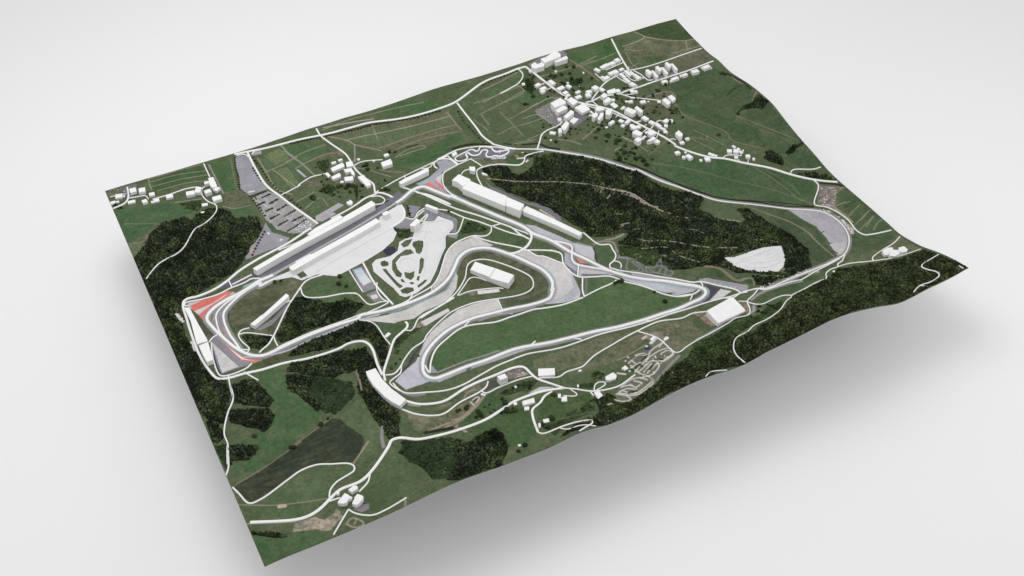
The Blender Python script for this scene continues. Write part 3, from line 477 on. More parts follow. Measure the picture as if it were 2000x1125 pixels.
["ln",[120,116,118],5.0,[7495,6677,7285,7020]],
["ln",[56,58,70],3.0,[5046,5299,5205,5059,5360,4878,5593,4684,5819,4604,6085,4598]],
["ln",[52,54,78],2.4,[618,5326,585,5690,583,5918]],
["ln",[52,54,78],2.4,[567,3964,923,4013,1219,4002]],
["ln",[52,54,78],2.0,[8078,5949,8011,6127,7920,6365]],
["ln",[130,126,140],3.0,[7747,5687,8068,5945]],
["ln",[52,54,78],2.2,[8784,8112,9194,8220,9660,8324]],
["ln",[140,134,150],7.0,[3238,7842,3357,7941,3519,7986]],
["ln",[170,150,130],1.5,[4115,8331,4238,8250,4362,8250]],
["ln",[60,58,58],4.0,[4235,8467,4336,8430]],
["ln",[225,222,216],1.5,[4174,8466,4198,8586]],
["ln",[225,222,216],1.5,[4224,8448,4325,8412,4348,8449,4247,8527]],
["ln",[170,140,120],3.0,[4518,8400,4242,8579,3921,8733,3710,8710]],
["ln",[170,140,120],3.0,[3255,8783,3525,8759,3811,8747,4176,8583,4456,8435]],
["ln",[160,138,118],2.4,[3537,8819,3746,8800,3989,8715,4265,8569]],
["ln",[160,138,118],3.0,[3658,8901,3740,8853]],
["ln",[150,148,150],6.0,[3203,8099,3342,8193]],
["ln",[150,148,152],3.0,[3948,7632,4560,7587,5155,7607]],
["ln",[210,212,222],2.5,[5835,6804,5442,6689]],
["ln",[105,110,85],1.6,[4985,9420,5396,9580,5927,9618]],
["ln",[70,78,58],2.0,[5847,8631,5737,8846]],
["ln",[45,55,100],7.0,[7500,8800,7564,8807]],
["ln",[215,215,215],6.0,[7655,8701,7817,8613]],
["ln",[215,215,215],2.0,[7886,8757,7993,8738,7985,8679]],
["ln",[200,196,190],4.0,[7595,8524,7687,8490]],
["ln",[210,204,190],2.2,[7038,8835,7291,8825,7412,8883,7392,9019,7210,9094,7020,9185]],
["ln",[212,204,188],2.2,[7022,9040,7392,9019,7681,8960,7849,8986,7838,9139,7666,9223]],
["ln",[212,204,188],2.2,[7409,8994,7522,8889,7842,8789]],
["ln",[212,204,188],2.2,[7063,9222,7282,9155,7373,9118,7447,9178,7428,9310,7220,9425,7105,9398]],
["ln",[212,204,188],2.2,[7052,8992,7062,9257,7134,9422,7136,9591,6997,9639,6747,9657,6616,9554]],
["ln",[212,204,188],2.2,[6636,9343,6794,9405,6813,9551,6711,9435,6538,9432,6629,9532]],
["ln",[212,204,188],2.2,[6665,9332,6863,9294,7020,9360,7077,9476]],
["ln",[212,204,188],2.2,[6379,9515,6491,9651,6622,9684,6617,9587,6494,9433]],
["ln",[212,204,188],2.2,[6892,9353,6965,9482,6839,9508]],
["ln",[212,204,188],2.0,[7498,9064,7522,9235,7684,9196]],
["ln",[212,204,188],2.0,[7134,9283,7356,9180]],
["ln",[212,204,188],2.0,[7125,8766,7139,8995]],
["ln",[140,136,138],3.0,[7148,9468,7150,9603,7278,9540,7863,9270]],
["ln",[150,140,128],2.4,[7278,9574,7440,9495,7880,9279]],
["ln",[160,142,124],2.0,[6947,8727,7215,8731,7556,8694]],
["ln",[160,142,120],2.0,[5883,9836,6048,9918]],
["ln",[190,170,150],5.0,[6230,9581,6292,9586]],
["ln",[128,120,100],2.0,[64,8355,546,8235,991,8073,1312,7959,1118,8006,1935,7714]],
["ln",[165,146,120],2.2,[1918,8774,2294,8479]],
["ln",[150,140,112],1.6,[-1,8734,479,8997,1303,9260]],
["ln",[160,146,128],2.2,[1366,9846,1486,9786,1612,9953,1576,9995,1453,9965,1366,9846]],
["ln",[160,146,128],1.8,[1477,9905,1541,9841]],
["ln",[160,146,128],2.2,[-1,9137,369,9317,681,9444]],
["ln",[160,146,128],3.0,[2361,9856,2303,9987]],
["ln",[210,175,150],6.0,[560,9062,637,9087]],
["ln",[150,140,120],2.5,[2710,6928,2664,7195,2621,7399]],
["ln",[150,148,154],5.0,[2618,8316,2520,8523,2472,8706]],
["ln",[160,126,96],4.0,[3757,8945,3674,8866]],
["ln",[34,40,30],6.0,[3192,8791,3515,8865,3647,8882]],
["ln",[165,158,160],4.0,[3779,8983,3806,9052]],
["ln",[150,135,120],1.8,[7016,2718,7193,2876]],
["ln",[235,120,70],4.0,[7849,3116,7877,3135]],
["ln",[220,200,90],3.0,[8015,3069,8037,3077]],
["ln",[210,214,222],4.0,[7842,3203,7967,3234]],
["ln",[235,235,235],3.0,[7967,3355,8022,3323]],
["ln",[30,30,34],3.4,[1934,3874,2413,3747,3152,3539,3925,3298,4667,3084,4987,3005]],  # shadow line at the main grandstand's foot, painted on the ground
["ln",[172,172,180],4.0,[2640,1785,2857,2220,3059,2684,3224,3105]],
["ln",[168,168,176],3.0,[2635,2142,2716,2829]],
["ln",[172,172,180],3.0,[2830,2033,3016,2547,3247,3042]],
["ln",[168,168,176],2.6,[2771,1590,2814,1947,2635,2142]],
["ln",[168,168,176],2.6,[3059,1900,2804,2177,2626,2370]],
["ln",[168,168,176],2.6,[3152,2158,2872,2441,2648,2573]],
["ln",[168,168,176],2.6,[3264,2427,2964,2697,2736,2837]],
["ln",[168,168,176],2.6,[3366,2716,3086,2926,2895,3021]],
["ln",[168,168,176],2.4,[2609,1595,2626,2370,2631,2489]],
["ln",[60,60,86],2.6,[3609,7182,3874,6961,4073,6800]],
["ln",[60,60,86],2.4,[3245,7451,3520,7292,3712,7137]],
["ln",[60,60,86],2.4,[7331,6166,7409,6453]],
["ln",[60,60,86],2.2,[7476,6545,7918,6778]],
["ln",[60,60,86],2.2,[6339,2747,6184,3050,6171,3363]],
["ln",[225,225,228],6.0,[315,4168,361,4395]],
["ln",[228,228,228],4.0,[354,4971,344,5205]],
["ln",[235,235,235],3.0,[5291,3725,5506,3620]],
["ln",[235,235,235],3.0,[5331,3846,5520,3746]],
["ln",[180,178,176],5.0,[13139,7388,13066,7755]],
["ln",[200,185,172],4.0,[7606,4639,7751,4965]],
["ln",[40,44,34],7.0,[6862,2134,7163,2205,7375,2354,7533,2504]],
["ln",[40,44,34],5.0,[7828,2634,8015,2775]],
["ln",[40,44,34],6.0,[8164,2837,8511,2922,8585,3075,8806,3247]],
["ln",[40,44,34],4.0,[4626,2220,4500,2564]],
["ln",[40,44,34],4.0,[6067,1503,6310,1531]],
["ln",[220,150,70],3.0,[2029,3220,2085,3184]],
["ln",[220,150,70],2.5,[2028,3253,2037,3291]],
["ln",[235,235,238],3.0,[2515,2864,2518,2901]],
["ln",[235,235,238],2.5,[2666,3163,2686,3155]],
["ln",[235,235,238],3.0,[2598,1412,2696,1428]],
["ln",[140,190,190],1.6,[5987,4844,5714,4920,5534,5051,5358,5274]],
["ln",[140,190,190],1.6,[5363,5410,5027,5681,4524,5797,4062,5843,3796,5854]],
["ln",[140,190,190],1.6,[6953,6027,6991,6218,6916,6505,6720,6710]],
["ln",[140,190,190],2.0,[8424,7150,8914,7537,9255,7834]],
["ln",[140,190,190],2.0,[9387,7894,9396,7992,9318,8072]],
["ln",[140,190,190],1.6,[7098,4803,7274,5206,7511,5665,7569,5953]],
["ln",[140,190,190],1.6,[3670,7652,3758,7775,3890,7803]],
["ln",[190,195,215],3.0,[1071,5724,1355,5829,1734,5896,2268,5841,2799,5822,3234,5797,3605,5804]],
["ln",[170,172,190],5.0,[3879,7826,4145,7791,4691,7755,5325,7784,5780,7759,6168,7768]],
["ln",[80,80,86],4.0,[4441,7789,4505,7765]],
["ln",[150,148,156],5.0,[5185,6756,5849,6776,6299,6794]],
["ln",[130,128,140],4.0,[6525,7763,7021,7895,7863,8116,8540,8115,9011,8133]],
["ln",[30,32,30],3.0,[8953,8853,9299,8931,9556,8972]],  # painted shadow along the front foot of the squarish hall
["ln",[212,206,192],2.0,[7052,8919,7275,8850,7388,8921]],
["ln",[120,118,128],3.0,[7126,8873,7305,8873,7427,8895]],
["ln",[212,206,192],2.0,[7020,9394,7309,9287,7430,9238]],
["ln",[212,206,192],2.0,[6625,9433,6731,9613,6954,9603,7107,9567]],
["ln",[212,206,192],2.0,[7643,9052,7794,9032,7819,9166,7552,9257,7522,9235]],
["ln",[212,206,192],2.0,[7719,8868,7877,8771]],
["ln",[40,52,36],4.0,[7257,9021,7410,8957]],
["ln",[40,52,36],4.0,[7021,9113,7181,9069,7180,9142]],
["ln",[40,52,36],4.0,[7235,9298,7339,9240]],
["ln",[40,52,36],4.0,[6672,9534,6799,9572]],
["ln",[40,52,36],4.0,[7495,9139,7562,9208]],
["ln",[40,52,36],4.0,[7082,8836,7223,8826]],
["ln",[228,222,214],3.0,[6777,9007,6863,9118]],
["dt",[168,166,108],4.2,[3293,379,3404,790]],
["dt",[168,166,108],4.2,[3335,373,3456,774]],
["dt",[168,166,108],4.2,[3376,367,3507,757]],
["dt",[168,166,108],4.2,[3417,361,3559,740]],
["dt",[168,166,108],4.2,[3458,355,3611,724]],
["dt",[168,166,108],4.2,[3499,349,3664,707]],
["dt",[168,166,108],4.2,[3540,343,3716,691]],
["dt",[168,166,108],4.2,[3581,338,3768,674]],
["dt",[168,166,108],4.2,[3623,332,3821,658]],
["dt",[168,166,108],4.2,[3331,998,3425,1676]],
["dt",[168,166,108],4.2,[3385,995,3465,1655]],
["dt",[168,166,108],4.2,[3439,991,3506,1634]],
["dt",[168,166,108],4.2,[3493,988,3546,1614]],
["dt",[168,166,108],4.2,[3547,985,3587,1593]],
["dt",[44,46,74],6.0,[5046,5299,5205,5059,5360,4878,5593,4684,5819,4604,6085,4598]],
["dt",[44,46,74],6.0,[3609,7182,3874,6961,4073,6800]],
["dt",[44,46,74],6.0,[3245,7451,3520,7292,3712,7137]],
["dt",[44,46,74],6.0,[618,5326,585,5690,583,5918]],
["dt",[44,46,74],6.0,[567,3964,923,4013,1219,4002]],
["dt",[44,46,74],6.0,[8078,5949,8011,6127,7920,6365]],
["dt",[44,46,74],6.0,[8784,8112,9194,8220,9660,8324]],
["dt",[44,46,74],6.0,[6339,2747,6184,3050,6171,3363]],
["ln",[152,144,128],1.5,[8009,807,9302,670]],
["ln",[152,144,128],1.5,[7930,1216,9239,848]],
["ln",[152,144,128],1.5,[8411,1296,8364,2465]],
["ln",[152,144,128],1.5,[8427,1684,9300,1383]],
["ln",[152,144,128],1.5,[8337,2057,9259,2032]],
["ln",[152,144,128],1.5,[7746,1344,7789,1928]],
["ln",[152,144,128],1.5,[7980,1238,7927,1710]],
["ln",[152,144,128],1.5,[7891,2201,8327,2052]],
["ln",[152,144,128],1.5,[8357,2682,8842,2565]],
["ln",[152,144,128],1.5,[7970,2739,8504,2742]],
["ln",[140,134,108],1.4,[13228,6937,13552,6935]],
["ln",[140,134,108],1.4,[13208,7362,13760,7153]],
["ln",[140,134,108],1.4,[13198,7610,13741,7410]],
["ln",[140,134,108],1.4,[13284,7739,13731,7578]],
["ln",[140,134,108],1.4,[11536,4063,11881,4524]],
["ln",[140,134,108],1.4,[11776,3894,12192,4451]],
["ln",[140,134,108],1.4,[10939,3403,11211,3971]],
["ln",[140,134,108],1.4,[11641,1246,12156,1065]],
["ln",[140,134,108],1.4,[10655,657,11237,572]],
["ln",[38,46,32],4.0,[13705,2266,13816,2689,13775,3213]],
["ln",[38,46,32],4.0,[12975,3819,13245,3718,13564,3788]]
]
FOREST = [
["large dark forest along the left edge of the sheet",0,[6,2330,187,2165,463,1772,713,1569,1267,1565,1226,1541,1283,1734,1669,1568,1927,1692,2068,1900,2052,2163,2515,2325,2452,2749,2404,2799,2123,3040,1840,3419,1547,3651,852,3777,506,3829,408,4066,395,4497,334,4350,321,5015,369,5453,416,5879,496,6059,648,6129,581,6586,589,6483,382,6902,291,7043,45,6836,1,6544,-39,5240,-20,4615,-3,3127]],
["dark round grove right of the lane below the left corner",0,[709,6288,924,6219,1136,6404,1173,6868,1108,7001,777,6790,594,6650]],
["dark oval grove in the middle of the lower left meadow",0,[468,6809,787,6877,1084,7017,1119,7250,991,7401,863,7498,650,7294,380,7087]],
["small dark grove beside the lower bend of the lane",0,[246,7540,460,7594,645,7732,577,7853,446,7917,174,7855,162,7949,108,7945]],
["small dark wood on the left sheet edge above the shrub belt",0,[22,6850,154,6973,246,7334,87,7431,12,7314]],
["pale young shrub belt on the left sheet edge by the lane",2,[10,7441,184,7533,32,8015,-15,7990]],
["dark wood between the left corner meadow and the infield road",0,[2357,4690,2545,4817,2855,5131,3236,5258,3488,5436,3158,5666,2449,5637,1754,5670,1755,5433,1997,5157]],
["small dark wood enclosed by the three lanes at the last corner",0,[1178,5213,1265,5195,1685,5459,1536,5594,1363,5687,1232,5537]],
["strip of dark wood between the track and the outer left road",0,[2040,5841,3166,5858,3323,5839,3458,6029,3368,6374,3075,6190,2650,6203,1776,6063]],
["dark wood in the fork of roads above the curved grandstand",0,[3027,5748,3220,5798,3414,6001,3459,6605,3174,7086,3106,7077,3191,6596,3167,6295,2863,6159]],
["dark wood south of the outer road left of the curved grandstand",0,[1652,6398,1808,6185,2583,6307,3045,6510,3074,7145,2866,7051,2783,7352,2994,8162,2789,8630,2604,8626,2604,8255,2570,7425,2710,6928,2346,6918,1947,6635]],
["dark wood margin on the left of the young plantation",0,[1618,6439,1955,6668,1813,7049,1857,7458,1782,7500,1654,7162,1523,6706]],
["light green young plantation left of the curved grandstand",2,[1956,6611,2336,6942,2549,7126,2521,7395,2283,7587,2051,7670,1888,7582,1841,7449,1831,7002]],
["dark lumpy wood at the lower sheet edge right of the plantation",0,[3473,9041,3701,9313,3854,9244,4231,9175,4330,9341,4252,9689,4000,9986,3524,10001,3241,9991,3059,9888,3351,9636]],
["even green young plantation below the wide lower road",2,[2754,8712,3061,8908,3473,9041,3517,9284,3444,9522,3211,9771,3019,9852,2870,9761,2814,9587,2648,8955]],
["green shrubs below the workshop and the sand yard",3,[4698,8454,5119,8463,5510,8536,5172,8686,4766,8568]],
["long dark forest covering the lower right edge of the sheet",1,[5096,9894,5558,9774,5870,9715,5996,9647,6102,9324,6386,9360,6340,9615,6570,9767,7137,9657,7307,9563,7516,9481,7889,9432,8476,9267,9158,9214,9002,9464,9236,9398,9724,9347,10206,9192,10495,9015,11503,8790,11711,8712,12149,8479,12760,8646,13059,8821,13510,8915,13795,8950,13794,9167,13861,10015,13311,10003,12854,9990,12380,10014,12172,10009,11827,9990,11280,9995,10900,9985,10148,10019,9433,10006,8749,10007,8380,9939,7575,9993,6917,10003,6128,9998,5827,10001,5454,9953]],
["green shrub belt along the upper side of the lower right forest",3,[8310,9055,8914,9006,9307,8984,9592,9051,9864,9012,10336,8968,10130,9166,9770,9256,9496,9240,9046,9307,8807,9479,8105,9640,7816,9559]],
["dark forest on the hill between the old circuit road and the track",0,[7026,3109,7537,3298,7561,3544,7683,3649,7960,3607,8201,3349,8570,3294,9141,3679,9917,4495,9996,4637,10135,5053,10550,5482,10775,5788,10481,5986,10597,6281,10994,6736,11199,6680,11219,6320,11415,6355,11594,6857,11848,7259,11895,7807,11615,8257,11258,8355,10917,8261,11220,7938,11394,7570,10963,7509,10292,7503,10129,7409,10148,7712,10535,8095,10826,8226,10960,8455,10053,7873,9992,7743,9739,7452,9897,7543,9611,7411,9119,7216,9156,6967,9146,6749,8930,6341,8593,6073,8922,5946,8788,5833,8385,5791,8190,5694,8122,5509,7883,4914,7895,4842,7810,4677,7496,4333,7199,3949,7060,3539,7086,3388,6991,3228]],
["dark narrow wood below the white motocross area",0,[10314,8145,11013,8508,11243,8227,11086,8254,10804,8376,10391,8448,10210,8323]],
["green bushy slope around the little grey paths",3,[8577,6100,8930,6341,9146,6749,9157,7003,9102,7204,8658,6779,8603,6466,8464,6368]],
["dark pointed grove beside the road on the right meadow",0,[12943,4961,13108,4994,13159,5358,13052,5463,12831,5251,12800,5121]],
["small dark grove near the right sheet edge",0,[13353,5176,13507,5094,13843,5065,13802,5121,13450,5259,13301,5249]],
["dark copse at the upper right sheet edge",0,[13789,3480,13818,3794,13635,3917,13176,3756,13214,3657,13519,3677]],
["dark hedge wood along the end of the village road",0,[13178,5764,13552,5891,13852,6312,13842,6285,13457,6017]],
["small dark row of trees near the bottom left corner",0,[8,9333,235,9435,409,9526,510,9660,314,9584,7,9392]],
["small dark grove inside the lane loop by the red tent",0,[8069,3163,8233,3146,8349,3220,8270,3319,8064,3268]],
["green scrub inside the infield road triangle",3,[6187,4196,6352,4303,6472,4548,6376,4593,6109,4500,5904,4479,6053,4322]],
["shrubs along the lane between the two gravel beds",3,[3546,6549,3604,6510,4030,6413,4219,6475,3875,6572,3652,6696,3503,6945,3452,6920]],
["shrub fringe left of the lowest hut lane",3,[4988,9567,5281,9598,6102,9324,5924,9587,5612,9680,5047,9832]],
["dark wood between the lower lane and the camping ground",0,[6286,9489,6393,9492,6374,9666,6558,9788,6027,9951,5827,9930,5905,9728,6044,9638]],
["round shrub ring in the brown field below the farm",3,[3913,1965,4062,1887,4207,2006,4197,2153,4009,2207,3883,2104]],
["bushes above the big barns of the farm",3,[4194,1096,4422,1138,4338,1419,4185,1499,4125,1340]],
["dark bushes between clubhouse and driving area",3,[4785,3783,5035,3960,5088,4051,4967,4111,4789,4089,4746,3977]],
["tiny dark bushes under the left hamlet",0,[70,471,232,712,137,738,48,651]],
["bushes above the forest near the small left huts",3,[1225,1067,1616,1203,1594,1436,1476,1530,1294,1301]],
["bushes in the field above the village street",3,[9283,569,9500,517,9616,696,9529,936,9328,996,9229,790]],
["bushes left of the village street houses",3,[10171,1000,10620,1042,10611,1207,10362,1192,10204,1319,10133,1145]],
["trees around the eight sided house by the camping ground",3,[6425,8743,6519,8772,6570,8910,6450,8962,6324,8914]],
["trees above the lane left of the camping ground",3,[6079,8881,6325,8949,6251,9075,6050,8967]],
["bushes behind the apartment block of the right lane",3,[11687,3037,11962,3047,11843,3318,11674,3197]],
["loose dark bushes dotted over the village gardens",4,[9508,181,9873,613,10358,1048,10772,1375,10947,1874,11607,1774,11984,2136,12133,2582,12419,2321,11394,2879,11551,3537,10903,4292,10615,4094,9935,3882,9669,3315,9446,3003,8802,2721,9008,1975,9566,1330,9679,737]],
["loose dark bushes dotted around the farm",4,[4210,861,4505,1179,4572,2354,5217,2323,5381,2513,4764,2707,4385,2583,3827,2191]],
["loose dark bushes of the orchard below the village",4,[9917,3577,10631,4200,10284,4499,9719,4179]],
["loose dark bushes on the bank above the lowest gravel bed",4,[3227,7205,3539,7056,4037,6976,3692,7371,3359,7567]],
["loose dark bushes between the lower lanes",4,[3849,8411,4253,8509,4822,8623,4864,9027,4453,8938,3845,8761]],
["loose dark bushes on the bank below the squarish hall",4,[9840,8723,10447,9074,9734,9179,8786,9185,8266,9117]]
]
TREES = [
["small round tree standing alone in the green meadow behind the village",0,[13677,2317,13637,2276,13688,2366,11943,2198,11969,2225,12238,2082]],
["small dark tree of the orchard below the village street",0,[9804,3932,9970,3871,9942,4002,9821,4005,9824,4032,9912,4136,10074,4016,10099,4041,10100,4239,10235,4314,10415,4382,10213,4464,9975,3980,10090,3822,10073,3617,10020,3572,10301,3476,9924,3393,9951,3313,9907,3320,10096,4213]],
["small dark tree in the meadow between village lane and old circuit road",0,[8726,2787,8855,3022,9101,3007,9683,3289,9873,3068,10012,2972,9066,1331,9321,1127,9307,1153]],
["small bush in the gardens north of the village street",0,[9019,1304,10832,1160,10393,1136,10396,1206,10433,1440,10214,1150,11310,3005,11673,3202,11701,3063,11956,2212,10944,1984,10972,2044,11270,1839]],
["small dark tree among the fields beside the campus lane",0,[10828,1167,9327,1155,10368,1218,10388,993,10197,491,10023,689,10093,756,10257,770,10443,821,10490,583,10649,647,9389,646,9460,710,9384,893,9462,588,9589,588,9662,532]],
["small tree at the edge of the lane right of the upper meadow",0,[12241,4188,12985,3844,11796,3431,11401,3374,11423,3481,13400,5880,13718,6078,13586,6088,13762,6182]],
["lone dark tree in the grass beside the tree lined kart paddock",0,[3235,4754,3343,4866,2293,4205,2183,4182,3328,4574]],
["single dark tree on the inner meadow left of the stand",0,[5952,3837,5209,3579,5971,5402]],
["dark tree standing by the fence of the big infield meadow",0,[8482,7521,8531,7826,7959,7030,8014,7019,7904,7040,8044,7049]],
["dark tree standing on the slope below the curved grandstand",0,[3874,8575,4035,8578,4087,8534,4700,8699,4693,8753,4695,8626,4770,8966,4626,8924,4692,8956,4650,8877,5198,9489,5180,9446,5207,9436,5028,9572,5006,9499,4533,9769,4376,9838,4192,8719,4192,8802,4187,8771,4203,8863,5499,8986]],
["lone tree in the meadow left of the dark crop field",0,[661,7526,604,7782,1119,8012,1167,8035,1883,7705,1731,7772,1805,7395,2032,7625,2139,7604]],
["small tree in the hedge beside the farm lane",0,[5055,1716,5216,1923,4981,1714,5018,1865,5123,2719,5081,2648,4992,2629,4718,2295,4339,2103,4393,2208,4267,2103,4459,2164,4539,2204,4025,2050,4117,2060,4020,2124,3697,2231,3701,2156,3669,2179,4608,1297,5767,1559,5663,1507]],
["small dark tree in the row at the upper edge of the car park",6,[2606,1616,2901,1555]],
["small dark tree in the second short row of the car park",6,[2639,1936,2751,1907]],
["small dark tree in the long row nearest the upper bend of the car park",6,[2774,1732,2949,1689]],
["small dark tree in the row beside the upper lane of the car park",6,[2848,1990,3043,1921]],
["small dark tree in the row beside the middle lane of the car park",6,[2917,2254,3127,2174]],
["small dark tree in the row left of the middle lane of the car park",5,[2699,2197,2836,2160]],
["small dark tree in the row below the middle of the car park",6,[2698,2468,2900,2403]],
["small dark tree in the right hand row of the car park",6,[2980,2498,3215,2411]],
["small dark tree in the lowest left row of the car park",6,[2775,2732,2981,2656]],
["small dark tree in the row beside the cars of the car park",6,[3073,2718,3300,2652]],
["small dark tree in the lowest right row of the car park",6,[2883,2968,3088,2897]],
["small dark tree in the rightmost row of the car park",5,[3119,2874,3322,2780]],
["small dark tree in the avenue left of the gravel lot",14,[2697,158,2617,406,2562,833,2456,1243]],
["small dark tree in the avenue along the road between lot and fields",20,[3035,330,3063,675,3088,1230,3137,1639,3277,2035,3295,2154,3353,2378]],
["small dark tree in the avenue above the main grandstand",14,[3228,2085,3241,2305,3370,2587,3464,2831]],
["small dark tree in the avenue on the lot side of the road",10,[2954,288,2929,647,2928,1147]],
["small dark tree along the left side of the car park",9,[2556,1582,2597,1881,2630,2326]],
["small dark tree in the row along the upper main road",26,[3911,281,4588,400,5330,498,5638,489]],
["small dark tree in the row along the road above the tan fields",18,[5790,494,6218,579,6686,702,7198,740]],
["small dark tree in the row beside the road by the upper sheet edge",12,[8471,323,8735,253,9099,237,9392,201]],
["small dark tree in the row beside the lane crossing the upper fields",14,[7554,942,7511,1416,7478,1919,7477,2344]],
["small dark tree in the row above the farm",8,[4592,2191,4456,2650]],
["small dark tree in the row near the paddock bend",5,[5269,3353,5194,3627]],
["small dark bush in the fringe of the lower lot",9,[2043,3317,2311,2987,2460,2810]]
]
